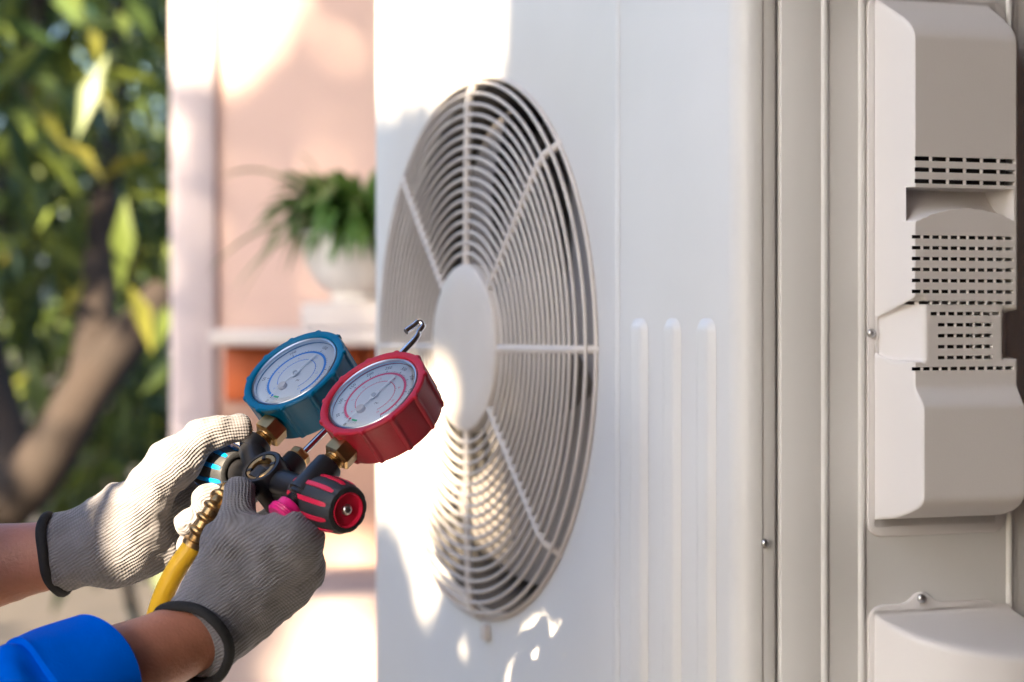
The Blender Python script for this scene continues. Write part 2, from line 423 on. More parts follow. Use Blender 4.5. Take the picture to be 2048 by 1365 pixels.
# embossed ribs and crease on the front
def rib(px0, px1, z1):
    s0, s1 = s_of(px0), s_of(px1); hh = .0040; b = .0060; V = []; Fc = []
    rings = []
    rad = .010
    def outline(ins):
        a, c, top = s0 + ins, s1 - ins, z1 - ins; r_ = max(rad - ins, .002); o = [(a, ZB + .03 + ins)]
        o += [(a + r_ - r_ * math.cos(t), top - r_ + r_ * math.sin(t)) for t in [R(90) * k / 6 for k in range(7)]]
        o += [(c - r_ + r_ * math.sin(t), top - r_ + r_ * math.cos(t)) for t in [R(90) * k / 6 for k in range(7)]]
        o += [(c, ZB + .03 + ins)]; return o
    for ins, y in ((0, -.0002), (b * .25, -hh * .3), (b * .75, -hh * .85), (b, -hh), (b * 1.6, -hh * 1.05)):
        rings.append([(s, y, z) for s, z in outline(ins)])
    n = len(rings[0])
    for rg in rings: V += rg
    for i in range(len(rings) - 1):
        for k in range(n):
            k2 = (k + 1) % n; Fc.append((i * n + k, (i + 1) * n + k, (i + 1) * n + k2, i * n + k2))
    Fc.append(tuple((len(rings) - 1) * n + k for k in range(n))[::-1])
    me = mesh('rib', V, Fc, 60)
    bm = bmesh.new(); bm.from_mesh(me); bmesh.ops.recalc_face_normals(bm, faces=bm.faces); bm.to_mesh(me); bm.free(); return me
zr = CAMH + (HOR - 637) / FPX * 1.8
for a, b in ((1262, 1297), (1329, 1363), (1395, 1433)):
    link('embossed_rib', rib(a, b, zr), M['paint'], ac)
sA = s_of(1226); sB = s_of(1240)
link('panel_crease', extr([(sA, -.0002), (sA + (sB - sA) * .3, -.0012), (sA + (sB - sA) * .7, -.0012), (sB, -.0002)], ZB + .01, ZT - .005, 'crease'), M['paint'], ac)

# fan opening, propeller
link('fan_shroud', lathe([(RH - .004, .010), (RH - .012, .02), (RH - .016, .035), (RH - .016, .085), (RH - .004, .10)], (0, 0, FZ), (0, 1, 0), 96, close=False) if False else
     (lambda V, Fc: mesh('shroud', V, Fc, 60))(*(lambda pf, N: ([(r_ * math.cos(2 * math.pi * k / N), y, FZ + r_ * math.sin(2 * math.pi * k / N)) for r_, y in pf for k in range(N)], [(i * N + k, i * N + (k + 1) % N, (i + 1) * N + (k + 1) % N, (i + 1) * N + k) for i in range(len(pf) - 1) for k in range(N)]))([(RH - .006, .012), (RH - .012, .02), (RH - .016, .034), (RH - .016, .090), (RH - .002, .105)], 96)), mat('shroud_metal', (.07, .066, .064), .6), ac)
fan = link('propeller', lathe([(0.001, .030), (.05, .031), (.062, .036), (.064, .09), (.02, .095)], (0, 0, FZ), (0, 1, 0), 48), M['fanblade'], ac)
def blade(a0):
    V = []; Fc = []; nr, na = 8, 14
    for j, side in ((0, 0), (1, .003)):
        for i in range(nr):
            rr = .06 + (.205 - .06) * i / (nr - 1); span = R(104) * (0.8 + 0.3 * i / (nr - 1))
            for k in range(na):
                t = k / (na - 1); a = a0 + span * (t - .5) - R(18) * (i / (nr - 1)) ** 2
                V.append((rr * math.cos(a), .034 + .055 * (t ** 1.2) + side, FZ + rr * math.sin(a)))
    n = nr * na
    for i in range(nr - 1):
        for k in range(na - 1):
            q = (i * na + k, i * na + k + 1, (i + 1) * na + k + 1, (i + 1) * na + k)
            Fc.append(q); Fc.append(tuple(n + x for x in q[::-1]))
    return mesh('blade', V, Fc, 60)
for k in range(3): link('fan_blade', blade(R(50 + 120 * k)), M['fanblade'], fan)
link('motor', lathe([(0.001, .10), (.055, .10), (.06, .11), (.06, .19), (0.001, .195)], (0, 0, FZ), (0, 1, 0), 32), M['darkmetal'], ac)

# grille: hub, rings, spokes
gr = link('fan_grille', lathe([(0.0001, -.0048), (.050, -.0046), (.066, -.0040), (.0700, -.0026), (.0714, 0), (.0714, .006), (.066, .006), (.0001, .0055)], (0, -PH, FZ), (0, 1, 0), 72, smooth=30), M['grille'], ac)
def dome(r):            # how far the grille stands out at radius r
    t = max(0, (r - .200) / (.2285 - .200)); t = min(1, t)
    return PH * math.sqrt(max(0, 1 - t ** 2.4)) * (1 - .12 * (r / .2) ** 2) + .0008
def ring(r, y, wr=.0015, wd=.0016, seg=112):
    V = []; Fc = []; m_ = 8
    for k in range(seg):
        a = 2 * math.pi * k / seg
        for j in range(m_):
            b = 2 * math.pi * (j + .5) / m_; rr = r + wr * math.cos(b)
            V.append((rr * math.cos(a), -y + wd * math.sin(b) + wd * .3, FZ + rr * math.sin(a)))
    for k in range(seg):
        for j in range(m_):
            Fc.append((k * m_ + j, ((k + 1) % seg) * m_ + j, ((k + 1) % seg) * m_ + (j + 1) % m_, k * m_ + (j + 1) % m_))
    me = mesh('ring', V, Fc, 60)
    bm = bmesh.new(); bm.from_mesh(me); bmesh.ops.recalc_face_normals(bm, faces=bm.faces); bm.to_mesh(me); bm.free(); return me
for k in range(17):
    rr = .0802 + .0090 * k
    link('grille_ring', ring(rr, dome(rr)), M['grille'], gr)
link('grille_ring', ring(.2292, .0010, .0022, .0018), M['grille'], gr)
for k in range(8):
    a = R(45 * k + .3); pts = []
    for i in range(15):
        r_ =   .066 + (.2288 - .066) * i / 14
        pts.append(Vector((r_ * math.cos(a), -dome(r_) + .0020, FZ + r_ * math.sin(a))))
    pts.append(Vector((.2325 * math.cos(a), .004, FZ + .2325 * math.sin(a))))
    link('grille_spoke', tube(pts, .0036, 8), M['grille'], gr)
link('grille_clip', box(.012, .024, -.006, -.0005, FZ - RH - .016, FZ - RH - .002, .002), M['grille'], ac)

# moulded covers on the side, as height fields over the side panel
def smx(a, b, k): return -smin(-a, -b, k)
def hfield(ds, zs, fun, holes=(), thick=.0026, name='cover'):
    ds = np.unique(np.round(np.concatenate([ds] + [np.array([h[0], h[0] + 1e-4, h[1] - 1e-4, h[1]]) for h in holes]), 6))
    zs = np.unique(np.round(np.concatenate([zs] + [np.array([h[2], h[2] + 1e-4, h[3] - 1e-4, h[3]]) for h in holes]), 6))
    Dg, Zg = np.meshgrid(ds, zs, indexing='ij'); Hg = fun(Dg, Zg)
    inside = np.zeros_like(Hg, bool)
    for h in holes:
        inside |= (Dg > h[0] + 5e-5) & (Dg < h[1] - 5e-5) & (Zg > h[2] + 5e-5) & (Zg < h[3] - 5e-5)
    Hg = Hg - np.where(inside, thick, 0)
    n, m_ = Hg.shape
    V = np.stack([S_SIDE + Hg, Dg, Zg], -1).reshape(-1, 3)
    i, j = np.meshgrid(np.arange(n - 1), np.arange(m_ - 1), indexing='ij')
    keep = ~(inside[:-1, :-1] & inside[1:, :-1] & inside[:-1, 1:] & inside[1:, 1:])
    i, j = i[keep], j[keep]
    Fq = np.stack([i * m_ + j, (i + 1) * m_ + j, (i + 1) * m_ + j + 1, i * m_ + j + 1], -1)
    used = np.unique(Fq); remap = -np.ones(len(V), int); remap[used] = np.arange(len(used))
    return mesh(name, V[used], remap[Fq], 72)
HC = .045
dW0, dF0 = d_of(1745), d_of(1827, HC); dF1 = d_of(2041, HC); dW1 = dF1 + .004
hz = lambda py, off=HC, px=1930: h_at(py, d_of(px, off), off)
zTop0, zTop1 = h_at(2, dW0 + .05), hz(62); zBot = hz(1045, .052)
zHt, zHb = hz(377), hz(446)
zL0, zL1 = hz(818, .052), hz(768)
zS0, zS1 = hz(606), hz(716); zR0, zR1 = hz(622), hz(716)
def upper_cover(D, Z):
    k = .018
    wl = (D - dW0) * (HC / max(dF0 - dW0, .003))
    wr = (dW1 - D) * 9.0
    tp = (zTop0 - Z) * (HC / (zTop0 - zTop1)) * 1.08
    low = np.clip((zL1 - Z) / (zL1 - zL0), 0, 1); low = low * low * (3 - 2 * low)
    lowD = np.clip((D - dF0 + .012) / .012, 0, 1)
    top = HC + .0095 * low
    bt = (Z - zBot) * 3.2 + .002
    bt = np.where(bt > 0, np.sqrt(np.maximum(bt, 0) * .07), bt)
    h = smin(np.full_like(D, 1.0) * top, wl, k); h = smin(h, wr, k); h = smin(h, tp, .017); h = smin(h, bt, .010)
    # hand recess with a rounded lower lip
    mid = (dF0 + dF1) / 2; half = (dF1 - dF0) / 2
    lip = zHb + .010 * np.clip(1 - ((D - mid) / half) ** 2, 0, 1)
    t = np.clip((zHt - Z) / np.maximum(zHt - lip, 1e-4), 0, 1)
    cut = HC - .034 * np.sqrt(np.maximum(1 - t ** 1.3, 0))
    inx = (D > dF0 - .0005) & (D < dF1 - .006) & (Z < zHt) & (Z > lip)
    h = np.where(inx, np.minimum(h, cut), h)
    # screw scoops left and right
    sco = smx((D - dW0 - .003) * ((HC - .004) / (d_of(1850, HC) - dW0 - .003)) + .004, smx((Z - hz(640)) * 3.0, (hz(706) - Z) * 3.2, .004), .004)
    h = np.where((Z < hz(590)) & (Z > hz(722)) & (D < dF0 + .012), smin(h, np.maximum(sco, .004), .004), h)
    scr = smx((dW1 - .001 - D) * 2.6, np.maximum((Z - (zR0 - .004)) * 9.0, (zR1 + .004 - Z) * 9), .002)
    h = np.where((Z < zR0 + .002) & (Z > zR1 - .002) & (D > dF1 - .02), smin(h, np.maximum(scr, .004), .002), h)
    return np.maximum(h, .0028)
slots = []
def slot_row(py, x0, x1, n, hh, gap):
    z = hz(py); a, b = d_of(x0, HC), d_of(x1, HC); w = (b - a) / n
    for k in range(n): slots.append((a + k * w, a + (k + 1) * w - gap, z - hh / 2, z + hh / 2))
for py in (320, 342, 365): slot_row(py, 1830, 2033, 6, .0031, .0010)
for py in (475.4, 497, 518.5, 540, 562, 583.7, 606, 737.5): slot_row(py, 1828, 2028, 11, .0025, .0006)
slot_row(627.7, 1861.5, 2001, 8, .0025, .0006)
for py in (650, 671.7, 693.8, 715.4): slot_row(py, 1876, 1987, 6, .0025, .0006)
ds = np.concatenate([np.arange(dW0 - .0005, dW1 + .006, .0016), np.arange(dW0 - .0005, dF0 + .003, .0006), np.arange(dF1 - .002, dW1 + .001, .0006)])
zs = np.concatenate([np.arange(zBot - .006, zTop0 + .004, .0018), np.arange(zHb - .002, zHt + .004, .0007), [zHt - .0002, zHt + .0001]])
cov = link('terminal_cover', hfield(ds, zs, upper_cover, slots), M['plastic'], ac)
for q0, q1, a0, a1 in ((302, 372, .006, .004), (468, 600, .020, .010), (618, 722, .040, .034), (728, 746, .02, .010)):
    link('vent_shade_box', box(S_SIDE + .0035, S_SIDE + .033, dF0 + a0, dF1 - a1, hz(q1), hz(q0)), M['darkmetal'], cov)  # shade inside the hollow cover put in as dark boxes behind the slots
cov['label'] = 'tall moulded cover with slotted vents and hand grip'
def plate(outline, th=.0028, bev=.0012):
    n = len(outline); V = []; Fc = []
    c = Vector((sum(p[0] for p in outline) / n, sum(p[1] for p in outline) / n))
    def ins(p, e):
        q = Vector(p) - c; return c + q * (1 - e / max(q.length, .02))
    for e, y in ((0, .0001), (0, th - bev), (bev * .4, th - bev * .35), (bev, th)):
        for p in outline: q = ins(p, e); V.append((S_SIDE + y, q.x, q.y))
    for i in range(3):
        for k in range(n): k2 = (k + 1) % n; Fc.append((i * n + k, i * n + k2, (i + 1) * n + k2, (i + 1) * n + k))
    Fc.append(tuple(3 * n + k for k in range(n)))
    me = mesh('plate', V, Fc, 50); bm = bmesh.new(); bm.from_mesh(me); bmesh.ops.recalc_face_normals(bm, faces=bm.faces); bm.to_mesh(me); bm.free(); return me
def rrect(d0, d1, z0, z1, r_, bumpc=None, bumpr=.012):
    o = []
    for cx, cz, a0 in ((d1 - r_, z0 + r_, -90), (d1 - r_, z1 - r_, 0)):
        o += [(cx + r_ * math.cos(R(a0 + 15 * k)), cz + r_ * math.sin(R(a0 + 15 * k))) for k in range(7)]
    if bumpc is not None:
        o += [(bumpc + bumpr * 1.9, z1), (bumpc + bumpr * 1.35, z1 + .0015)] + [(bumpc + bumpr * math.cos(R(30 + 20 * k)), z1 + .001 + bumpr * math.sin(R(30 + 20 * k)) * .8) for k in range(7)] + [(bumpc - bumpr * 1.35, z1 + .0015), (bumpc - bumpr * 1.9, z1)]
    for cx, cz, a0 in ((d0 + r_, z1 - r_, 90), (d0 + r_, z0 + r_, 180)):
        o += [(cx + r_ * math.cos(R(a0 + 15 * k)), cz + r_ * math.sin(R(a0 + 15 * k))) for k in range(7)]
    return o
dP0, dP1 = d_of(1732), d_of(2008)
link('cover_flange', plate(rrect(dP0, dP1, h_at(1075, dP0), h_at(-12, dP0), .012)), M['plastic'], cov)
HL = .082
zc = h_at(1222, d_of(1850))
def lower_cover(D, Z):
    e0, e1 = dW0, dP1 + .004
    pl = HL * np.sqrt(np.maximum(1 - ((e1 - D) / (e1 - e0)) ** 2.2, 0))
    tp = (zc - Z) * 3.3
    h = smin(pl, tp, .014); h = smin(h, np.full_like(h, HL), .01)
    return np.maximum(h, .0028)
lc = link('pipe_cover', hfield(np.concatenate([np.arange(dW0, dP1 + .004, .0022), np.arange(dW0, dW0 + .012, .0006)]), np.arange(zc - .33, zc + .004, .0022), lower_cover, name='pipe_cover'), M['plastic'], ac)
lc['label'] = 'lower bulging hood with rounded front edge'
link('cover_flange', plate(rrect(dP0 + .0008, dP1 - .006, zc - .34, h_at(1208, d_of(1800)), .012, d_of(1840), .0085)), M['plastic'], lc)
def screw(p, nrm, r_=.0033):
    return lathe([(r_ * 1.0, 0), (r_ * 1.0, r_ * .25), (r_ * .85, r_ * .62), (r_ * .5, r_ * .85), (r_ * .30, r_ * .88), (r_ * .28, r_ * .55), (0.00001, r_ * .5)], p, nrm, 20, smooth=50)
for px, py, off in ((1530, 1087, -.0006), (1742, 667, .0030), (1842, 1197, .0028)):
    d = d_of(px, off); link('screw', screw((S_SIDE + off, d, h_at(py, d, off)), (1, 0, 0)), M['steel'], ac)
for s in (SL + .08, S_SIDE - .12):
    link('mounting_foot', box(s, s + .06, -.03, DEEP + .03, .0, ZB - .021, .004), M['darkmetal'], ac)

# ================================================================== GAUGE MANIFOLD
nG = Vector((-0.43, -0.53, 0.73)).normalized()
RGc = P(743.5, 784, 1.53)
ray = P(586.5, 739.5, 1.0) - Vector((0, 0, CAMH)); camp = Vector((0, 0, CAMH))
BGc = camp + ray * (nG.dot(RGc - camp) / nG.dot(ray))
wG = (RGc - BGc).normalized(); tG = nG.cross(wG).normalized()
SEP = (RGc - BGc).length; MID = (RGc + BGc) / 2
ray = P(521.5, 933, 1.0) - camp; mo = .008
A = np.array([list(tG), list(-wG), list(ray)]).T
L_, a_, k_ = np.linalg.solve(A, np.array(MID - nG * mo - camp))
S0 = camp + ray * k_
MG = Matrix(((wG.x, tG.x, nG.x, S0.x), (wG.y, tG.y, nG.y, S0.y), (wG.z, tG.z, nG.z, S0.z), (0, 0, 0, 1)))
gm = thing('gauge_manifold', 'refrigerant gauge manifold with one blue and one red dial held in gloved hands', 'gauge', matrix=MG)
sR = SEP / 2 - a_; sB_ = -SEP / 2 - a_; sR, sB_ = (RGc - S0).dot(wG), (BGc - S0).dot(wG); tC = (RGc - S0).dot(tG)
print('manifold', 'sep', SEP, 'L', L_, 'a', a_, 'sR', sR, 'sB', sB_, 'tC', tC, 'z', S0.y)
AX = -.0165; AS = -.0070; sBs = sB_ + .009                 # depth of the valve axis below the sight glass face
WX, TX, NX = Vector((1, 0, 0)), Vector((0, 1, 0)), Vector((0, 0, 1))
parts = [lathe([(.0001, -.036), (.0105, -.036), (.0135, -.031), (.0142, -.012), (.0142, -.0012), (.0134, 0), (.0112, .0), (.0108, -.002), (.0108, -.010), (.0001, -.010)], (0, 0, 0), NX, 48),
         lathe([(.0094, 0.0), (.0094, .020), (.0110, .0225), (.0110, .0245), (.0072, .028), (.0066, .034), (.0066, .040), (.0060, .042), (.0060, .060)], (0, 0, AX), WX, 40),
         lathe([(.0094, 0.0), (.0094, .018), (.0085, .024), (.0085, -sB_ + .006), (.0062, -sB_ + .009), (.0062, -sB_ + .03)], (0, 0, AX), -WX, 40)]
st = tC - .0385 - .0125     # where the black gauge stems end
for s in (sR, sBs):
    parts.append(lathe([(.0095, -.006 if s > 0 else .0115), (.0095, st - .0015), (.0085, st), (.0001, st)], (s, 0, AS), TX, 36))
parts.append(lathe([(.0088, -.010), (.0088, sR)], (0, 0, AS - .004), WX, 36))
parts.append(tube([Vector((sBs, .0135, AS)), Vector((-.020, .006, AS - .002)), Vector((-.006, .001, AS - .005))], [.0090, .0088, .0085], 24))
parts.append(lathe([(.0080, 0), (.0080, .0225), (.0070, .0238), (.0001, .0238)], (0, 0, AX), TX, 32))
for s in (sR, 0):
    parts.append(lathe([(.0078, 0), (.0078, .0085), (.0056, .0090)] + [(.0056 + (.0006 if k % 2 else 0), .0094 + .0006 * k) for k in range(12)] + [(.0001, .0168)], (s, 0, AS), -TX, 32))
link('valve_body', join(parts), M['black'], gm)
rg = link('sight_glass_ring', lathe([(.0106, -.0070), (.0106, -.0006), (.0102, -.0002), (.0078, -.0004), (.0074, -.0010), (.0074, -.0070), (.0066, -.0075), (.0066, -.0095), (.0106, -.0095)], (0, 0, 0), NX, 48, close=True), M['brass'], gm)
for k in range(4):
    a = R(35 + 90 * k); c, s = math.cos(a), math.sin(a)
    b = box(.0070, .0104, -.0011, .0011, -.0016, .00008); b.transform(Matrix.Rotation(a, 4, 'Z')); link('slot', b, M['ink'], rg)
link('sight_glass', lathe([(.0001, -.0066), (.0073, -.0066), (.0073, -.0080), (.0001, -.0080)], (0, 0, 0), NX, 40), M['lens'], gm)
def hexnut(t0, t1, rad, org, axis, ref, cham=.0012):
    return lathe([(rad * .86, t0), (rad, t0 + cham), (rad, t1 - cham), (rad * .86, t1)], org, axis, 6, ref=ref, smooth=10)
# hanging hook
link('hook_nut', hexnut(.0236, .0292, .0072, (0, 0, AX), TX, WX), M['brass'], gm)
hk = [(0, .025, AX), (0, .06, AX), (0, .11, AX), (0, .1500, AX)]
def solve_local(px, py, tval=None, nval=None):
    """local point on the view ray through a pixel with given n"""
    ry = P(px, py, 1.0) - camp; inv = MG.inverted(); o = inv @ camp; d = inv.to_3x3() @ ry
    k = (nval - o.z) / d.z; return o + d * k
e1 = solve_local(846, 652, nval=AX); e2 = solve_local(812, 664, nval=AX + .004)
e0 = solve_local(826, 684, nval=AX)
e3 = solve_local(838, 645, nval=AX + .002)
hb = Vector((0, .025, AX)); hk = [hb, hb.lerp(e0, .33), hb.lerp(e0, .66), e0, e1 + (e0 - e1) * .40, e1, e3, e3 + (e2 - e3) * .40, e2]
link('hanging_hook', tube(catmull(hk, 8), .0021, 14), M['chrome'], gm)

def text_mesh(s, size):
    cu = bpy.data.curves.new('t', 'FONT'); cu.body = s; cu.size = size; cu.align_x = 'CENTER'; cu.align_y = 'CENTER'; cu.resolution_u = 2
    o = bpy.data.objects.new('t', cu); sc.collection.objects.link(o)
    dg = bpy.context.evaluated_depsgraph_get(); me = bpy.data.meshes.new_from_object(o.evaluated_get(dg))
    bpy.data.objects.remove(o); me.materials.clear(); return me

def gauge(s, boot, ink, colname, nums, inner, vac):
    c = Vector((s, tC, mo)); RB = .0383
    org = lambda z: Vector((0, 0, z))
    def rf(r_, h, an):
        if r_ < .033 or h > -.0002: pass
        if r_ < .0345: return r_
        ph = (an / (2 * math.pi) * 11 + .2) % 1.0; e = abs(ph - .5) * (2 * math.pi / 11) * RB
        bumpv = max(0, 1 - (e / .0019) ** 2) ** .5 * .0014
        return r_ + bumpv
    pf = [(.0001, -.0300), (.031, -.0300), (.0352, -.0292), (.0362, -.0270), (.0366, -.0040), (.0372, -.0032), (.0374, -.0010), (.0366, .0), (.0346, .0002), (.0330, -.0002), (.0322, -.0008), (.0319, -.0020), (.0319, -.0052), (.0001, -.0052)]
    b = lathe(pf, c, NX, 264, rfun=rf, smooth=40)
    o = link('pressure_gauge', b, boot, gm); o['label'] = colname + ' rubber cased pressure gauge'
    link('bezel', lathe([(.0318, -.0036), (.0318, -.0014), (.0311, -.0008), (.0302, -.0012), (.0300, -.0036)], c, NX, 96, close=True), M['steel'], o)
    link('dial_face', lathe([(.0001, -.0046), (.0302, -.0046), (.0302, -.0050), (.0001, -.0050)], c, NX, 72), M['dial'], o)
    zd = -.0045
    rot = Matrix.Translation(c)
    A0, SW = R(-97), R(-306)                       # zero just right of six o'clock seen from the hand, sweep clockwise
    def arc(r0, r1, f0, f1, m_, z=zd, nm='scale_arc'):
        n = 60; V = []; Fc = []
        for k in range(n + 1):
            a = A0 + SW * (f0 + (f1 - f0) * k / n)
            V += [(c.x + r0 * math.cos(a), c.y + r0 * math.sin(a), c.z + z), (c.x + r1 * math.cos(a), c.y + r1 * math.sin(a), c.z + z)]
        Fc = [(2 * k, 2 * k + 2, 2 * k + 3, 2 * k + 1) for k in range(n)]
        return link(nm, mesh('arc', V, Fc), m_, o)
    arc(.0205, .0222, 0, .97, ink)
    arc(.0207, .0222, -.055, -.012, M['ink_green'], zd + .0001)
    arc(.0139, .01440, .06, .98, ink, nm='inner_scale_arc')
    V = []; Fc = []
    def tick(f, r0, r1, w):
        a = A0 + SW * f; e = Vector((math.cos(a), math.sin(a))); q = Vector((-e.y, e.x)) * w / 2; i = len(V)
        for p in (e * r0 - q, e * r1 - q, e * r1 + q, e * r0 + q): V.append((c.x + p.x, c.y + p.y, c.z + zd + .0001))
        Fc.append((i, i + 1, i + 2, i + 3))
    n = len(nums) - 1
    for k in range(n * 10 + 1):
        tick(k / (n * 10) * .97, .0222, .0240 if k % 10 == 0 else (.0234 if k % 5 == 0 else .0229), .00052 if k % 10 == 0 else .00028)
    for k in range(36): tick(.06 + .92 * k / 35, .0144, .0155 if k % 5 == 0 else .0150, .0002)
    for k in range(5): tick(-.055 + .011 * k, .0224, .0242, .0002)
    link('scale_ticks', mesh('ticks', V, Fc), M['ink'], o, kind='stuff')
    def numbers(lst, r_, size, f0, f1, m_, nm):
        ms = []
        for k, s_ in enumerate(lst):
            a = A0 + SW * (f0 + (f1 - f0) * k / max(1, len(lst) - 1)); me = text_mesh(s_, size)
            me.transform(Matrix.Translation(c + Vector((r_ * math.cos(a), r_ * math.sin(a), zd + .0001))) @ Matrix.Rotation(a - R(90), 4, 'Z')); link(nm, me, m_, o)
    numbers(nums, .0265, .0036, 0, .97, M['ink'], 'dial_number')
    numbers(inner, .0172, .0022, .06, .98, ink, 'inner_number')
    me = text_mesh('psi', .0028); me.transform(Matrix.Translation(c + Vector((.006, -.004, zd + .0001)))); link('unit_lettering', me, M['ink'], o)
    # needle, pivot, adjuster
    an = R(-97); e = Vector((math.cos(an), math.sin(an), 0)); q = Vector((-e.y, e.x, 0)); zn = Vector((0, 0, -.0030)); th = Vector((0, 0, .0003))
    out = [(e, .0265, .00012), (e, .012, .00035), (e, .0034, .0005), (e, .0022, .0020), (e, -.0022, .0020), (e, -.0040, .0006), (e, -.0185, .0010)]
    V = []; Fc = []
    for sgn in (0, 1):
        for (ee, r_, w) in out: V += [c + zn + th * sgn + e * r_ + q * w, c + zn + th * sgn + e * r_ - q * w]
    n2 = len(out) * 2
    for i in range(len(out) - 1):
        Fc.append((2 * i, 2 * i + 1, 2 * i + 3, 2 * i + 2)); Fc.append(tuple(n2 + x for x in (2 * i, 2 * i + 2, 2 * i + 3, 2 * i + 1)))
        Fc.append((2 * i, 2 * i + 2, n2 + 2 * i + 2, n2 + 2 * i)); Fc.append((2 * i + 1, n2 + 2 * i + 1, n2 + 2 * i + 3, 2 * i + 3))
    link('needle', mesh('needle', V, Fc), M['dial_white'], o)
    link('needle_pivot', lathe([(.0016, -.0030), (.0016, -.0019), (.0010, -.0016), (.0001, -.0016)], c, NX, 24), M['steel'], o)
    link('adjuster_plug', lathe([(.0031, -.0045), (.0031, -.0024), (.0027, -.0020), (.0001, -.0020)], c + e * .0125 + q * .0004, NX, 28), M['stone'], o)
    link('lens', lathe([(.0306, -.0014), (.030, -.0011), (.024, -.0003), (.016, .0004), (.008, .0007), (.0001, .0008)], c, NX, 72, smooth=60, cap=False), M['lens'], o)
    # brass connection
    tb = tC - .0362
    cc = Vector((sBs if s < 0 else s, 0, AS))
    nutv = [hexnut(tb - .0100, tb + .0015, .0104, cc, TX, NX * .8 + WX * .6), lathe([(.0062, tb - .0100), (.0062, tb - .0104)] + [(.0060 + (.0008 if k % 2 else 0), tb - .0108 - .0007 * k) for k in range(8)] + [(.0001, tb - .0175)], cc, TX, 28)]
    link('brass_connector', join(nutv), M['brass'], o)
gauge(sB_, M['blue'], M['ink_blue'], 'blue', ['0', '50', '100', '150', '200', '250'], ['0', '3', '6', '9', '12', '15'], True)
gauge(sR, M['red'], M['ink_red'], 'red', ['0', '50', '100', '150', '200', '250', '300', '350', '400', '450', '500'], ['0', '5', '10', '15', '20', '25', '30', '35'], False)

def knob(s0, s1, dr, stripe, colname):
    o0 = Vector((0, 0, AX)); ax = WX * dr; Lk = s1 - s0; NS = 10
    prof = [(.0080, s0 + .012), (.0098, s0 + .0100), (.0100, s0 + .0006), (.0122, s0), (.0140, s0 + .0008), (.0148, s0 + .003), (.0166, s0 + Lk * .35), (.0171, s0 + Lk * .55), (.0168, s0 + Lk * .75), (.0158, s1 - .004), (.0146, s1 - .0008), (.0126, s1), (.0112, s1 - .0004), (.0108, s1 - .004), (.0001, s1 - .004)]
    def rf(r_, h, an):
        if r_ < .0115: return r_
        ph = (an / (2 * math.pi) * NS) % 1.0; d = abs(ph - .5)         # facets between the stripes
        return r_ * (1 - .030 * (1 - min(1, (.5 - d) * 5.0)) if True else 1)
    kb = link('valve_knob', lathe(prof, o0, ax, 120, rfun=rf, smooth=45), M['rubber_grey'], gm); kb['label'] = 'ribbed valve knob with ' + colname + ' stripes'
    x, y, a = frame_of(ax)
    pf = [(r_, h) for r_, h in prof if s0 + .0015 < h < s1 - .002 and r_ > .013]
    for k in range(NS):
        an = 2 * math.pi * k / NS; V = []; Fc = []
        e = x * math.cos(an) + y * math.sin(an); q = -x * math.sin(an) + y * math.cos(an)
        hs = [s0 + .002 + (Lk - .006) * i / 12 for i in range(13)]
        for i, h in enumerate(hs):
            rr_ = np.interp(h, [p[1] for p in pf], [p[0] for p in pf]); w = .0017 if 0 < i < 12 else .0012
            lift = .0007 if 0 < i < 12 else -.0004
            for wq, lf in ((-w, -.0012), (-w * .85, lift * .8), (0, lift), (w * .85, lift * .8), (w, -.0012)):
                V.append(o0 + a * h + e * (rr_ + lf) + q * wq)
        for i in range(12):
            for j in range(4): Fc.append((i * 5 + j, i * 5 + j + 1, (i + 1) * 5 + j + 1, (i + 1) * 5 + j))
        Fc.append((0, 1, 2, 3, 4)); Fc.append(tuple(60 + j for j in (4, 3, 2, 1, 0)))
        link('grip_stripe', mesh('stripe', V, Fc, 50), stripe, kb)
    link('end_cap', lathe([(.0112, s1 - .0030), (.0111, s1 + .0002), (.0104, s1 + .0002), (.0100, s1 - .0024), (.0001, s1 - .0026)], o0, ax, 48), stripe, kb)
    link('knob_screw', screw(o0 + ax * (s1 - .0026), ax, .0036), M['steel'], kb)
knob(.0320, .0795, 1, M['stripe_red'], 'red')
knob(.0380, .0800, -1, M['stripe_blue'], 'blue')
# hose collar on the red port
cc = Vector((sR, 0, AS))
link('hose_collar', lathe([(.0001, .0150), (.0074, .0150), (.0082, .0158), (.0085, .0205), (.0098, .0211)] + [(.0098 + (.0004 if k % 2 else 0), .0211 + .0008 * k) for k in range(6)] + [(.0090, .0265), (.0001, .0265)], cc, -TX, 36), M['magenta'], gm)

# ================================================================== YELLOW HOSE
port = MG @ Vector((0, -.0165, AS))
hp = [port, port - tG * .012, P(456, 985, 1.545), P(433, 1008, 1.536), P(405, 1052, 1.532), P(385, 1092, 1.533), P(352, 1140, 1.535), P(322, 1205, 1.538), P(300, 1290, 1.545), P(285, 1400, 1.56), P(270, 1600, 1.60), P(230, 2100, 1.70), P(60, 3000, 1.85)]
path = catmull(hp, 10)
def cum(path):
    c = [0]
    for a, b in zip(path, path[1:]): c.append(c[-1] + (b - a).length)
    return c
cl = cum(path)
i0 = min(range(len(path)), key=lambda i: (path[i] - P(388, 1088, 1.533)).length)
hose = thing('charging_hose', 'yellow rubber hose with ribbed brass end fitting hanging below the gauge set', 'hose', loc=P(60, 3000, 1.85))
inv = Matrix.Translation(-P(60, 3000, 1.85))
def place(me): me.transform(inv); return me
link('hose_line', place(tube(path[i0:], .0066, 20)), M['yellow'], hose)
bp = path[:i0 + 2]; n = 60; bc = cum(bp); pts = []; rad = []
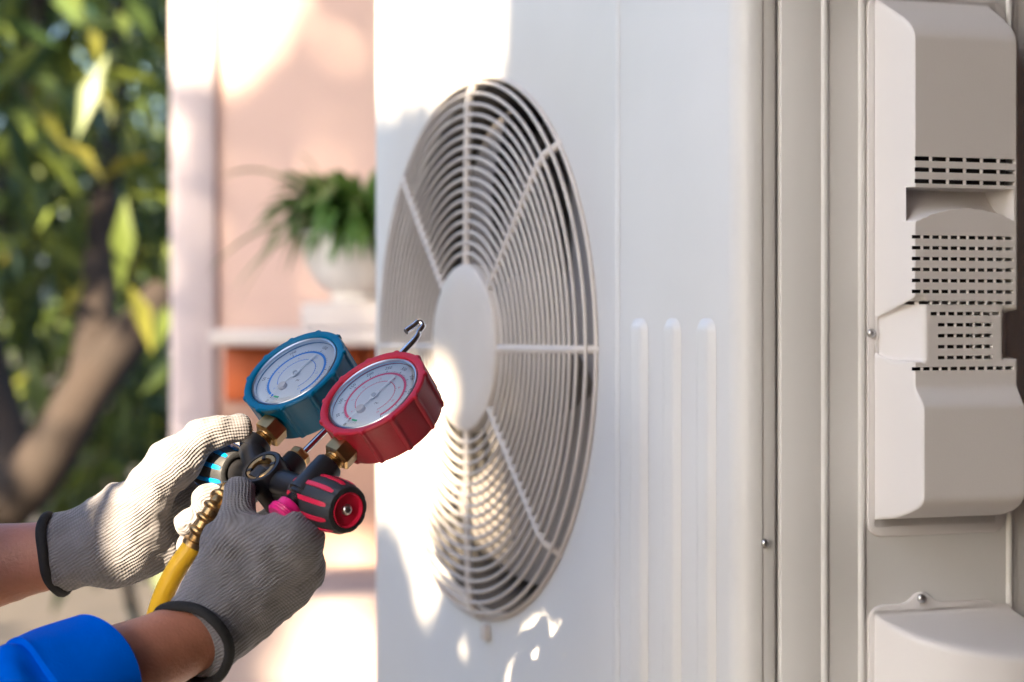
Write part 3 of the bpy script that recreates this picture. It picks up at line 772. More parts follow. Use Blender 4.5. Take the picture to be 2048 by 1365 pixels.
for k in range(160):
    d = bc[-1] * k / 159; j = max(i for i in range(len(bc)) if bc[i] <= d + 1e-12); j = min(j, len(bp) - 2)
    t = (d - bc[j]) / max(bc[j + 1] - bc[j], 1e-9); pts.append(bp[j].lerp(bp[j + 1], t))
    rr_ = .0056
    e = bc[-1] - d
    if e < .046: rr_ = .0052 + .0021 * max(0, math.sin(2 * math.pi * e / .0085)) ** .6
    if e < .004: rr_ = .0074
    rad.append(rr_)
link('brass_fitting', place(tube(pts, rad, 22)), M['brass'], hose)

# ================================================================== PERSON
person = thing('person', 'person in blue workwear and grey knit gloves holding the gauge set', 'person', loc=(-0.78, 1.60, 0))
pinv = Matrix.Translation((.78, -1.60, 0))
GLOVES = []
def glove(name, chains, frame_dir, offs, cut, lo, hi, h=.0014, wr=.0010, seed=1):
    """chains: list of (k, [(point, radius), ...]); the first is the wrist, then palm, thumb, fingers"""
    bones = []; wdir = [np.array(v) for v in frame_dir]
    for ci, (k, pts) in enumerate(chains):
        for (a, ra), (b, rb) in zip(pts, pts[1:]): bones.append((ci, np.array(a), np.array(b), ra, rb))
    def field(X):
        acc = None
        for ci, (k, pts) in enumerate(chains):
            d = None
            for (a, ra), (b, rb) in zip(pts, pts[1:]):
                q = d_cap(X, a, b, ra, rb); d = q if d is None else smin(d, q, .003)
            acc = d if acc is None else smin(acc, d, k)
        pd, ps, pn = wdir; Y = np.stack([X @ pd * 105, X @ ps * 30, X @ pn * 30], -1)
        acc = acc + wr * 2.4 * vnoise(X, 90, seed) + wr * 1.5 * vnoise(X, 200, seed + 1) + wr * 2.6 * vnoise(Y, 1.0, seed + 2)
        c0, cn = cut
        return np.maximum(acc, -((X - np.array(c0)) @ np.array(cn)))
    V, Q = surface(field, lo, hi, h, 2); GLOVES.append((V.copy(), Q.copy()))
    # coordinates across and along the knit, blended from the bones
    num = np.zeros(len(V)); den = np.zeros(len(V)); numa = np.zeros(len(V))
    for (ci, a, b, ra, rb), (side, o, oa) in zip(bones, offs(bones)):
        d = np.maximum(d_cap(V, a, b, ra, rb), -.004); wgt = np.exp(-(d + .004) / .0045) + 1e-9
        ax = (b - a) / np.linalg.norm(b - a)
        num += wgt * ((V - a) @ side + o); numa += wgt * ((V - a) @ ax + oa); den += wgt
    me = mesh(name, V, Q, 80)
    for nm, val in (('rib', num / den), ('along', numa / den)):
        at = me.attributes.new(nm, 'FLOAT', 'POINT'); at.data.foreach_set('value', val.astype(np.float32))
    me.transform(pinv)
    return me
def offs_for(palm_dir, palm_side, chain_root):
    pd = np.array(palm_dir); ps = np.array(palm_side); nrm = np.cross(pd, ps)
    def f(bones):
        root = bones[0][1]; out = []; prev = {}
        for (ci, a, b, ra, rb) in bones:
            if ci <= chain_root:
                out.append((ps, (a - root) @ ps, (a - root) @ pd))
            else:
                ax = (b - a) / np.linalg.norm(b - a); s = np.cross(nrm, ax); s /= max(np.linalg.norm(s), 1e-6)
                if s @ ps < 0 and abs(s @ ps) > .3: s = s
                o, oa = prev.get(ci, ((a - root) @ ps, (a - root) @ pd))
                out.append((s, o, oa)); prev[ci] = (o, oa + np.linalg.norm(b - a))
        return out
    return f
mmr = lambda x: x / 1000.0
def PT(px, py, z, r_): return (np.array(P(px, py, z)), mmr(r_))
# ---- left hand (thumb over the blue knob, palm to the camera)
wl = PT(190, 1092, 1.598, 25.5)
Lch = [(.001, [PT(60, 1118, 1.604, 26), wl, PT(262, 1060, 1.60, 25)]),
       (.016, [PT(235, 1075, 1.60, 22), PT(395, 905, 1.632, 12.5)]),
       (.014, [PT(235, 1078, 1.60, 22), PT(385, 950, 1.640, 13)]),
       (.014, [PT(235, 1085, 1.60, 22), PT(372, 1010, 1.640, 13)]),
       (.014, [PT(235, 1095, 1.60, 21), PT(345, 1070, 1.632, 14)]),
       (.012, [PT(265, 1095, 1.592, 17), PT(330, 1095, 1.600, 14)]),
       (.018, [PT(245, 1050, 1.588, 20), PT(348, 925, 1.570, 14.5)]),
       (.010, [PT(348, 922, 1.570, 14.5), PT(405, 872, 1.566, 12.0), PT(440, 860, 1.566, 10.5), PT(478, 856, 1.570, 9.6)]),
       (.004, [PT(410, 900, 1.640, 10), PT(504, 892, 1.634, 8.5), PT(474, 982, 1.585, 9.0), PT(410, 999, 1.572, 8.8)]),
       (.003, [PT(395, 950, 1.645, 10), PT(490, 985, 1.634, 8.8), PT(440, 1043, 1.582, 9.4), PT(376, 1045, 1.568, 9.2)]),
       (.003, [PT(385, 1010, 1.645, 10), PT(475, 1045, 1.634, 8.6), PT(430, 1090, 1.585, 9.0), PT(377, 1092, 1.574, 8.8)]),
       (.003, [PT(360, 1070, 1.640, 10), PT(440, 1095, 1.630, 8.0), PT(420, 1130, 1.588, 8.2), PT(388, 1135, 1.578, 8.0)])]
axl = (P(190, 1092, 1.598) - P(60, 1118, 1.604)).normalized(); cutL = P(112, 1108, 1.6016)
palmL = (P(390, 960, 1.61) - P(190, 1092, 1.598)).normalized(); sideL = Vector((0, 1, 0)).cross(palmL).normalized()
lo = np.array(P(80, 1230, 1.55)) - [.01, .02, .0]; hi = np.array(P(545, 790, 1.67)) + [.0, .02, .01]
lo[1] = 1.535; hi[1] = 1.675; lo[0] = min(lo[0], P(80, 0, 1.63).x)
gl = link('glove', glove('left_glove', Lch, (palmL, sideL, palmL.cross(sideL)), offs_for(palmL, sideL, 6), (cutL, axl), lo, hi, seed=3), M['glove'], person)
gl['label'] = 'grey knit glove gripping the blue knob, lit by the sun'
def torus(c, axis, r_, tr, seg=64, wob=.0008, seed=2, squash=1.0):
    x, y, a = frame_of(axis); q = random.Random(seed); V = []; Fc = []; m_ = 10
    ph = [q.uniform(0, 6.28) for _ in range(4)]
    for k in range(seg):
        an = 2 * math.pi * k / seg; w = wob * (math.sin(2 * an + ph[0]) + math.sin(3 * an + ph[1])); u_ = wob * (math.sin(2 * an + ph[2]) + .6 * math.sin(5 * an + ph[3]))
        e = x * math.cos(an) + y * math.sin(an)
        for j in range(m_):
            b = 2 * math.pi * j / m_; V.append(c + e * (r_ + w + tr * math.cos(b)) + a * (u_ + tr * 1.25 * math.sin(b)))
    for k in range(seg):
        for j in range(m_): Fc.append((k * m_ + j, ((k + 1) % seg) * m_ + j, ((k + 1) % seg) * m_ + (j + 1) % m_, k * m_ + (j + 1) % m_))
    me = mesh('cuff_band', V, Fc, 80); me.transform(pinv); return me
link('cuff_band', torus(cutL, axl, .0262, .0029), M['cuff'], gl)
# ---- right hand (back of the hand to the camera)
Rch = [(.001, [PT(330, 1330, 1.470, 27.5), PT(405, 1268, 1.503, 26), PT(455, 1215, 1.518, 24)]),
       (.016, [PT(450, 1210, 1.512, 21), PT(606, 1088, 1.502, 13.5)]),
       (.014, [PT(455, 1215, 1.517, 21), PT(604, 1134, 1.522, 14)]),
       (.014, [PT(450, 1225, 1.520, 21), PT(576, 1180, 1.532, 13.5)]),
       (.014, [PT(445, 1235, 1.522, 20), PT(530, 1216, 1.542, 13)]),
       (.018, [PT(478, 1070, 1.505, 12.5), PT(575, 1070, 1.496, 13)]),
       (.016, [PT(430, 1195, 1.508, 17), PT(455, 1098, 1.508, 13.5)]),
       (.010, [PT(455, 1098, 1.508, 13.5), PT(470, 1035, 1.512, 11.5), PT(476, 1010, 1.514, 11.0), PT(478, 985, 1.518, 10.3)]),
       (.005, [PT(606, 1088, 1.514, 13.0), PT(612, 1055, 1.560, 9.5), PT(560, 1035, 1.585, 8.5), PT(520, 1045, 1.590, 8)]),
       (.004, [PT(604, 1134, 1.524, 13.2), PT(612, 1098, 1.572, 9.5), PT(556, 1075, 1.598, 8.5), PT(515, 1080, 1.60, 8)]),
       (.004, [PT(576, 1180, 1.534, 12.5), PT(590, 1146, 1.580, 9.5), PT(545, 1115, 1.605, 8.5), PT(505, 1115, 1.605, 8)]),
       (.004, [PT(530, 1216, 1.544, 12), PT(552, 1188, 1.582, 9), PT(520, 1155, 1.605, 8), PT(485, 1150, 1.605, 7.5)])]
axr = (P(405, 1268, 1.503) - P(330, 1330, 1.470)).normalized(); cutR = P(383, 1286, 1.4935)
palmR = (P(605, 1125, 1.52) - P(430, 1250, 1.512)).normalized(); sideR = Vector((0, 1, 0)).cross(palmR).normalized()
lo = np.array(P(330, 1400, 1.55)); hi = np.array(P(675, 930, 1.55)); lo[1] = 1.465; hi[1] = 1.625
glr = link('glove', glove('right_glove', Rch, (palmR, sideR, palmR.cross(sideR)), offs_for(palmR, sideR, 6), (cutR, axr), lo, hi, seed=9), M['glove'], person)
glr['label'] = 'grey knit glove in the shade, back of the hand showing'
link('cuff_band', torus(cutR, axr, .0270, .0031, seed=5), M['cuff'], glr)

# ---- body: forearms, arms, trunk, legs and head as one surface
SHL, SHR = Vector((-.74, 1.80, 1.47)), Vector((-.74, 1.40, 1.46))
ELL = P(-330, 1190, 1.66); ELR = P(-330, 1590, 1.36)
WRL = P(150, 1101, 1.6); WRR = P(415, 1260, 1.507)
def VA(v): return np.array(v)
HEAD = Vector((-.66, 1.60, 1.70))
Bc = [(.02, [(VA(WRL), .0215), (VA(WRL.lerp(ELL, .45)), .031), (VA(ELL), .036), (VA(SHL), .046)]),
      (.02, [(VA(WRR), .0225), (VA(WRR.lerp(ELR, .45)), .032), (VA(ELR), .037), (VA(SHR), .046)]),
      (.06, [(VA(SHL), .05), (VA((-.76, 1.60, 1.44)), .09), (VA(SHR), .05)]),
      (.08, [(VA((-.77, 1.68, 1.33)), .11), (VA((-.79, 1.67, 1.05)), .10), (VA((-.80, 1.68, .92)), .115)]),
      (.08, [(VA((-.77, 1.52, 1.33)), .11), (VA((-.79, 1.53, 1.05)), .10), (VA((-.80, 1.52, .92)), .115)]),
      (.05, [(VA((-.80, 1.70, .88)), .09), (VA((-.76, 1.71, .48)), .06), (VA((-.80, 1.72, .08)), .042)]),
      (.05, [(VA((-.80, 1.50, .88)), .09), (VA((-.77, 1.49, .48)), .06), (VA((-.82, 1.48, .08)), .042)]),
      (.03, [(VA((-.80, 1.72, .05)), .042), (VA((-.64, 1.74, .035)), .030)]),
      (.03, [(VA((-.82, 1.48, .05)), .042), (VA((-.66, 1.46, .035)), .030)]),
      (.05, [(VA((-.74, 1.60, 1.46)), .06), (VA((-.71, 1.60, 1.58)), .055)]),
      (.03, [(VA(HEAD + Vector((-.02, 0, .03))), .085), (VA(HEAD + Vector((.015, 0, -.05))), .06)]),
      (.010, [(VA(HEAD + Vector((.075, 0, .01))), .010), (VA(HEAD + Vector((.092, 0, -.025))), .013)]),
      (.012, [(VA(HEAD + Vector((.060, -.018, -.065))), .010), (VA(HEAD + Vector((.060, .018, -.065))), .010)]),
      (.008, [(VA(HEAD + Vector((-.01, .086, .0))), .014), (VA(HEAD + Vector((-.012, .090, -.03))), .010)]),
      (.008, [(VA(HEAD + Vector((-.01, -.086, .0))), .014), (VA(HEAD + Vector((-.012, -.090, -.03))), .010)])]
def chain_field(chains, grow=0.0, noise_amp=0.0, seed=0):
    def f(X):
        acc = None
        for k, pts in chains:
            d = None
            for (a, ra), (b, rb) in zip(pts, pts[1:]):
                q = d_cap(X, a, b, ra + grow, rb + grow); d = q if d is None else smin(d, q, .01)
            acc = d if acc is None else smin(acc, d, k)
        return acc + (noise_amp * vnoise(X, 14, seed) + noise_amp * .5 * vnoise(X, 35, seed + 1) if noise_amp else 0)
    return f
V, Q = surface(chain_field(Bc), (-1.0, 1.25, -.02), (-.155, 2.0, 1.86), .0085, 2)
bme = mesh('body', V, Q, 80); bme.transform(pinv)
body = link('body', bme, M['skin'], person)
sub = body.modifiers.new('smooth', 'SUBSURF'); sub.levels = 1; sub.render_levels = 1
# jacket and trousers
Jc = [(.02, [(VA(ELL.lerp(WRL, .30)), .040), (VA(ELL), .045), (VA(SHL), .056)]), (.02, [(VA(ELR.lerp(WRR, .2)), .043), (VA(ELR), .048), (VA(SHR), .056)])] + [(k, [(p, r_ + .014) for p, r_ in pts]) for k, pts in Bc[2:5]]
V, Q = surface(chain_field(Jc, 0, .010, 21), (-1.03, 1.22, .80), (-.30, 2.05, 1.60), .0095, 1)
jm = mesh('jacket', V, Q, 80); jm.transform(pinv); link('jacket', jm, M['cloth'], person)
Tc = [(k, [(p, r_ + .016) for p, r_ in pts]) for k, pts in Bc[5:7]] + [(.06, [(VA((-.80, 1.68, .93)), .125), (VA((-.80, 1.52, .93)), .125)])]
def trouser(X): return np.maximum(chain_field(Tc, 0, .010, 31)(X), X[..., 2] - .98)
V, Q = surface(trouser, (-1.0, 1.33, .03), (-.6, 1.87, 1.02), .012, 1)
tm = mesh('trousers', V, Q, 80); tm.transform(pinv); link('trousers', tm, mat('dark_trousers', (.02, .03, .07), .9, noise=.1), person)
hm = lathe([(.0001, .125), (.05, .118), (.085, .085), (.097, .045), (.097, .01), (.09, -.02)], HEAD + Vector((-.032, 0, 0)), (-.12, 0, 1), 40, rfun=lambda r_, h, a: r_ * (1 + .03 * math.sin(9 * a + 40 * h)))
hm.transform(pinv); link('hair', hm, mat('hair', (.012, .009, .008), .5), person)
for sy in (-1, 1):
    em = lathe([(.0001, .011), (.006, .009), (.010, .004), (.011, 0)], HEAD + Vector((.058, .030 * sy, .012)), (1, 0, 0), 16); em.transform(pinv)
    link('eye', em, M['dial_white'], body)
# right sleeve with its turned-up cuff
def sleeve():
    ax = (ELR - WRR).normalized(); x, y, a = frame_of(ax, (0, 0, 1)); q = random.Random(4); V = []; Fc = []; seg = 96
    L0 = (P(252, 1340, 1.445) - WRR).dot(ax)
    prof = []                                   # distance along arm from the wrist, radius
    for k in range(120):
        t = k / 119; d = L0 + .19 * t
        r_ = .0352 + .05 * (d - L0) * .5
        if d - L0 < .050: r_ += .0045
        prof.append((d, r_))
    prof = [(L0 + .02, .031), (L0 + .002, .0325), (L0 - .0004, .0355), (L0 + .0006, .0382)] + prof[1:]
    for i, (d, r_) in enumerate(prof):
        e = d - L0
        for k in range(seg):
            an = 2 * math.pi * k / seg
            cf = max(0, min(1, (e - .046) / .02)); f = .0018 * math.sin(3 * an + 25 * e) * min(1, e * 30) + .0008 * math.sin(7 * an - 60 * e) * min(1, e * 30) + cf * (.0038 * math.sin(2 * an - 95 * e + 1) + .0026 * math.sin(3 * an + 150 * e) + .0016 * math.sin(5 * an - 210 * e))
            off = .0035 * math.sin(an * 2 + .6) if i < 4 else .0035 * math.sin(an * 2 + .6) * max(0, 1 - e / .06)
            V.append(WRR + a * (d + off) + (x * math.cos(an) + y * math.sin(an)) * (r_ + f))
    for i in range(len(prof) - 1):
        for k in range(seg): k2 = (k + 1) % seg; Fc.append((i * seg + k, i * seg + k2, (i + 1) * seg + k2, (i + 1) * seg + k))
    me = mesh('sleeve', V, Fc, 45); me.transform(pinv); return me
sv = link('sleeve', sleeve(), M['cloth'], person); sv['label'] = 'bright blue sleeve with turned-up cuff'

# ================================================================== BACKGROUND: walls, pot, trees
ZW = 4.15
def bxw(name, px0, px1, py0, py1, z0, z1, m_, parent=None, bev=.0):
    a = P(px0, py1, z0); b = P(px1, py0, z0)
    return box(a.x, b.x, z0, z1, a.z, b.z, bev)
hw = thing('house_wall', 'pink plastered house wall behind the air conditioner', 'wall', loc=(P(440, 0, ZW).x, ZW, 0))
hi_ = Matrix.Translation((-P(440, 0, ZW).x, -ZW, 0))
me = box(P(400, 0, ZW).x, 3.6, ZW, ZW + .2, 0, 3.4); me.transform(hi_); link('plaster_face', me, M['pink'], hw)
pil = thing('corner_pillar', 'pale lilac-white plastered pillar at the end of the pink wall', 'pillar', loc=(P(380, 0, 4.1).x, 4.2, 0))
x0, x1 = P(334, 0, 4.10).x, P(428, 0, 4.10).x
pi = Matrix.Translation((-P(380, 0, 4.1).x, -4.2, 0))
me = box(x0, x1, 4.13, 4.36, 0, 3.4, .012); me.transform(pi); link('shaft', me, M['white_plaster'], pil)
me = box(x0 - .012, x1 + .012, 4.118, 4.372, 0, .12, .01); me.transform(pi); link('plinth', me, M['stone'], pil)
# low garden wall with coping
gw = thing('garden_wall', 'low wall with white coping and orange terracotta panels below', 'wall', loc=(0, 3.75, 0))
gi = Matrix.Translation((0, -3.75, 0))
xg0, xg1 = P(432, 0, 3.75).x, 1.2
def gpart(nm, me, m_): me.transform(gi); return link(nm, me, m_, gw)
zc0 = P(0, 692, 3.7).z; zc1 = P(0, 660, 3.7).z
gpart('coping', box(xg0, xg1, 3.66, 3.98, zc0, zc1, .006), M['stone'])
zt0 = P(0, 806, 3.75).z
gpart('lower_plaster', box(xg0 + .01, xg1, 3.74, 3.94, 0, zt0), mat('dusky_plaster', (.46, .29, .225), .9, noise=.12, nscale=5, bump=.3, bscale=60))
nb = 0; xx = xg0 + .012
while xx < .35:
    gpart('terracotta_panel', box(xx, xx + .105, 3.752, 3.93, zt0 + .001, zc0 - .001, .006), M['terracotta']); xx += .109
gpart('terracotta_panel', box(xx, xg1, 3.752, 3.93, zt0 + .001, zc0 - .001, .006), M['terracotta'])
gpart('step', box(xg0 + .02, xg1, 3.30, 3.738, 0, P(0, 1178, 3.4).z, .01), mat('step_concrete', (.36, .29, .275), .9, noise=.15, nscale=5, bump=.3, bscale=60))
# pot on a stand
pc = P(716, 600, 3.80); pot = thing('potted_plant', 'bushy green spider plant in a white bowl pot on the coping', 'potted plant', loc=(pc.x, 3.82, zc1))
zz = lambda py: P(0, py, 3.82).z - zc1
link('pot_stand', box(-.085, .095, -.075, .075, 0, zz(606), .008), M['stone'], pot)
z0, z1 = zz(606), zz(470)
link('bowl', lathe([(.0001, z0), (.042, z0), (.046, z0 + .008), (.040, z0 + .014), (.066, z0 + (z1 - z0) * .28), (.082, z0 + (z1 - z0) * .52), (.088, z0 + (z1 - z0) * .75), (.086, z1 - .008), (.092, z1 - .004), (.092, z1 + .004), (.084, z1 + .004), (.079, z1 - .008), (.0001, z1 - .010)], (0, 0, 0), (0, 0, 1), 48), M['ceramic'], pot)
link('soil', lathe([(.0001, z1 - .004), (.078, z1 - .006)], (0, 0, 0), (0, 0, 1), 32), M['soil'], pot)
def strap_leaf(base, az, length, lift, droop, w):
    n = 9; V = []; Fc = []; d = Vector((math.cos(az), math.sin(az), 0)); q = Vector((-d.y, d.x, 0))
    for i in range(n):
        t = i / (n - 1); p = base + d * (length * t * .85) + Vector((0, 0, lift * t - droop * t * t))
        ww = w * (math.sin(math.pi * min(1, .12 + t * .88)) ** .6)
        V += [p - q * ww + Vector((0, 0, ww * .4)), p, p + q * ww + Vector((0, 0, ww * .4))]
    for i in range(n - 1):
        for j in (0, 1): Fc.append((3 * i + j, 3 * i + j + 1, 3 * i + 4 + j, 3 * i + 3 + j))
    return mesh('leaf', V, Fc, 80)
for k in range(190):
    az = rng.uniform(0, 2 * math.pi); ln = rng.uniform(.08, .18); lf = rng.uniform(.11, .25)
    me = strap_leaf(Vector((.025 * math.cos(az), .025 * math.sin(az), z1 - .008)), az, ln, lf, lf * rng.uniform(.35, 1.35), rng.uniform(.009, .015))
    link('leaf', me, M['leaf_pot'], pot)
for az, ln, lf, dr in ((math.pi * .98, .27, .14, .20), (math.pi * 1.03, .21, .15, .27), (math.pi * .9, .26, .30, .20), (math.pi * 1.1, .22, .10, .19)):
    link('leaf', strap_leaf(Vector((-.02, 0, z1 - .008)), az, ln, lf, dr, .010), M['leaf_pot'], pot)

def leaves(centers, dirs, L, Wd, curl, rnd):
    """many bent leaves as one mesh: two rows of quads each"""
    n = len(centers); V = np.empty((n, 9, 3)); up = np.array([0, 0, 1.0])
    d = dirs / np.linalg.norm(dirs, axis=1)[:, None]
    q = np.cross(d, up + rnd.normal(0, .6, (n, 3))); q /= np.linalg.norm(q, axis=1)[:, None]; nn = np.cross(q, d)
    for i, (t, w, c) in enumerate(((0, .12, 0), (.5, 1, -.10), (1, .06, -.42))):
        mid = centers + d * (L * t)[:, None] + nn * (curl * L * c)[:, None]
        for j, s in enumerate((-1, 0, 1)):
            V[:, i * 3 + j] = mid + q * (Wd * w * s)[:, None] + nn * (np.abs(s) * Wd * w * .25)[:, None]
    base = (np.arange(n) * 9)[:, None]
    qs = np.array([[0, 1, 4, 3], [1, 2, 5, 4], [3, 4, 7, 6], [4, 5, 8, 7]])
    Fq = (base[:, None, :] + qs[None]).reshape(-1, 4)
    return mesh('leaves', V.reshape(-1, 3), Fq, 80)

def mango(name, label, base, limbs, centers, n_per, spread, L, seed, m_='leaf', young=0, group=None, keep=None):
    t = thing(name, label, 'tree', loc=base, group=group); iv = Matrix.Translation(-Vector(base))
    parts_ = []
    for pts, r0, r1 in limbs:
        pa = catmull(pts, 6); parts_.append(tube(pa, [r0 + (r1 - r0) * i / (len(pa) - 1) for i in range(len(pa))], 12))
    me = join(parts_); me.transform(iv); link('trunk', me, M['bark'], t)
    q = np.random.default_rng(seed); C = []; Dv = []
    for c in centers:
        k = n_per; p = np.array(c) + q.normal(0, 1, (k, 3)) * np.array(spread); C.append(p)
        dd = (p - np.array(c)) * np.array([1, 1, .4]) / np.array(spread) * .5 + np.array([0, 0, -.55]) + q.normal(0, .6, (k, 3)); Dv.append(dd)
    C = np.concatenate(C); Dv = np.concatenate(Dv)
    if keep is not None: kk = keep(C); C, Dv = C[kk], Dv[kk]
    Ls = q.uniform(.6, 1.1, len(C)) * L
    def mk(sel, nm, mm):
        if sel.sum() == 0: return
        me = leaves(C[sel], Dv[sel], Ls[sel], Ls[sel] * .14, q.uniform(.3, 1.3, sel.sum()), q); me.transform(iv); link(nm, me, mm, t)
    yg = q.random(len(C)) < young
    mk(~yg, 'crown', M[m_]); mk(yg, 'young_leaves', M['leaf_young'])
    return t
def grid_centers(px0, px1, py0, py1, z0, z1, n, seed):
    q = random.Random(seed); return [P(q.uniform(px0, px1), q.uniform(py0, py1), q.uniform(z0, z1)) for _ in range(n)]
mango('mango_tree', 'leafy mango tree with long drooping leaves beside the pale pillar', (-1.05, 6.1, 0),
      [([Vector((-1.35, 6.1, -.05)), P(-260, 1250, 5.6), P(40, 985, 5.35), P(180, 775, 5.35), P(330, 590, 5.5)], .085, .045),
       ([P(40, 985, 5.35), P(-40, 600, 5.9), P(60, 200, 6.3), P(100, -300, 6.4)], .06, .03),
       ([P(180, 775, 5.35), P(220, 300, 6.0), P(260, -200, 6.5)], .05, .02)],
      grid_centers(-500, 380, -420, 520, 5.6, 7.8, 84, 3) + grid_centers(-300, 330, 520, 820, 5.8, 7.4, 9, 4), 44, (.24, .30, .18), .175, 15, young=.12)
mango('shrub', 'low bright green shrub growing under the mango tree', (-.95, 6.9, 0),
      [([Vector((-.95, 6.9, -.05)), P(230, 1050, 6.9), P(250, 880, 6.9)], .02, .008)],
      grid_centers(150, 340, 760, 1030, 6.3, 7.2, 16, 8), 60, (.12, .2, .09), .12, 13, young=.12)
def far_trees():
    for i, (x, y) in enumerate(((-4.6, 11.5), (-2.9, 12.6), (-1.4, 11.8), (-.2, 13.0), (-6.5, 13))):
        q = random.Random(i + 40)
        cs = [Vector((x + q.gauss(0, .75), y + q.gauss(0, .7), q.uniform(.9, 4.2))) for _ in range(34)]
        mango('hedge_tree', ['dark bushy tree far behind the mango tree trunk', 'dense dark tree behind the mango crown', 'dark tree beyond the pale pillar', 'dark evergreen behind the pink house wall', 'dark tree at the far end of the garden'][i], (x, y, 0),
              [([Vector((x, y, -.05)), Vector((x + .1, y, 1.2)), Vector((x, y + .1, 3))], .14, .04)], cs, 42, (.42, .42, .36), .24, 60 + i, group='trees at the back of the garden')
far_trees()
for i, (x, y, lb) in enumerate(((-5.3, 3.9, 'added unseen shrub tree blocking low sky, far end of the row'), (-5.5, 1.7, 'added unseen shrub tree blocking low sky, left of the worker'), (-5.3, -.6, 'added unseen shrub tree blocking low sky, left of the camera'), (-5.0, -3.0, 'added unseen shrub tree blocking low sky, near end of the row'))):
    q = random.Random(i + 90); cs = [Vector((x + q.gauss(0, .5), y + q.gauss(0, .7), q.uniform(.3, 2.7))) for _ in range(30)]  # unseen row added to cut low sky light from the left
    mango('sky_block_tree', lb, (x, y, 0), [([Vector((x, y, -.05)), Vector((x + .1, y, .9)), Vector((x, y + .1, 2))], .10, .03)], cs, 70, (.38, .42, .30), .24, 160 + i, m_='leaf_shade', group='added trees blocking low sky')

# unseen trees for the dappled shade: crowns shaped with gaps where sun flecks fall
e1_ = Vector((0, 0, 1)).cross(SUN).normalized(); e2_ = SUN.cross(e1_)
E1, E2 = np.array(e1_), np.array(e2_)
def ab(p): p = np.array(p); return np.array([p @ E1, p @ E2])
def on_front(px, py): return FC + U * s_of(px) + Vector((0, 0, (P(px, py, (FC + U * s_of(px)).y).z - FC.z)))
lit = []
def poly(pts): lit.append(np.array([ab(p) for p in pts]))
poly([on_front(735, -60), on_front(990, -60), on_front(990, 130), on_front(900, 165), on_front(735, 175)])
poly([on_front(748, 800), on_front(800, 770), on_front(925, 790), on_front(930, 1010), on_front(850, 1050), on_front(760, 990)])
poly([on_front(818, 1040), on_front(842, 1040), on_front(868, 1180), on_front(850, 1190)])
poly([on_front(922, 1285), on_front(930, 1285), on_front(940, 1310), on_front(918, 1310)])
poly([P(225, 1170, 1.585), P(240, 1050, 1.585), P(255, 985, 1.59), P(300, 895, 1.58), P(385, 825, 1.57), P(505, 822, 1.57), P(508, 880, 1.58), P(440, 920, 1.58), P(400, 1010, 1.58), P(365, 1140, 1.585)])
poly([P(315, -80, 4.1), P(520, -80, 4.1), P(440, 60, 4.1), P(380, 110, 4.1), P(315, 60, 4.1)])
poly([P(640, 1240, 3.3), P(740, 1215, 3.3), P(755, 1400, 3.3), P(600, 1400, 3.3), P(605, 1320, 3.3)])
poly([P(665, 1095, 3.74), P(750, 1090, 3.74), P(750, 1125, 3.74), P(675, 1130, 3.74)])
def seg_d(X, poly_):
    n = len(poly_); ins = np.zeros(len(X), bool); dm = np.full(len(X), 1e9)
    for i in range(n):
        a, b = poly_[i], poly_[(i + 1) % n]; ba = b - a
        t = np.clip((X - a) @ ba / max(ba @ ba, 1e-12), 0, 1); dm = np.minimum(dm, np.linalg.norm(X - a - t[:, None] * ba, axis=1))
        c = ((a[1] > X[:, 1]) != (b[1] > X[:, 1])) & (X[:, 0] < (b[0] - a[0]) * (X[:, 1] - a[1]) / (b[1] - a[1] + 1e-12) + a[0]); ins ^= c
    return np.where(ins, -dm, dm)
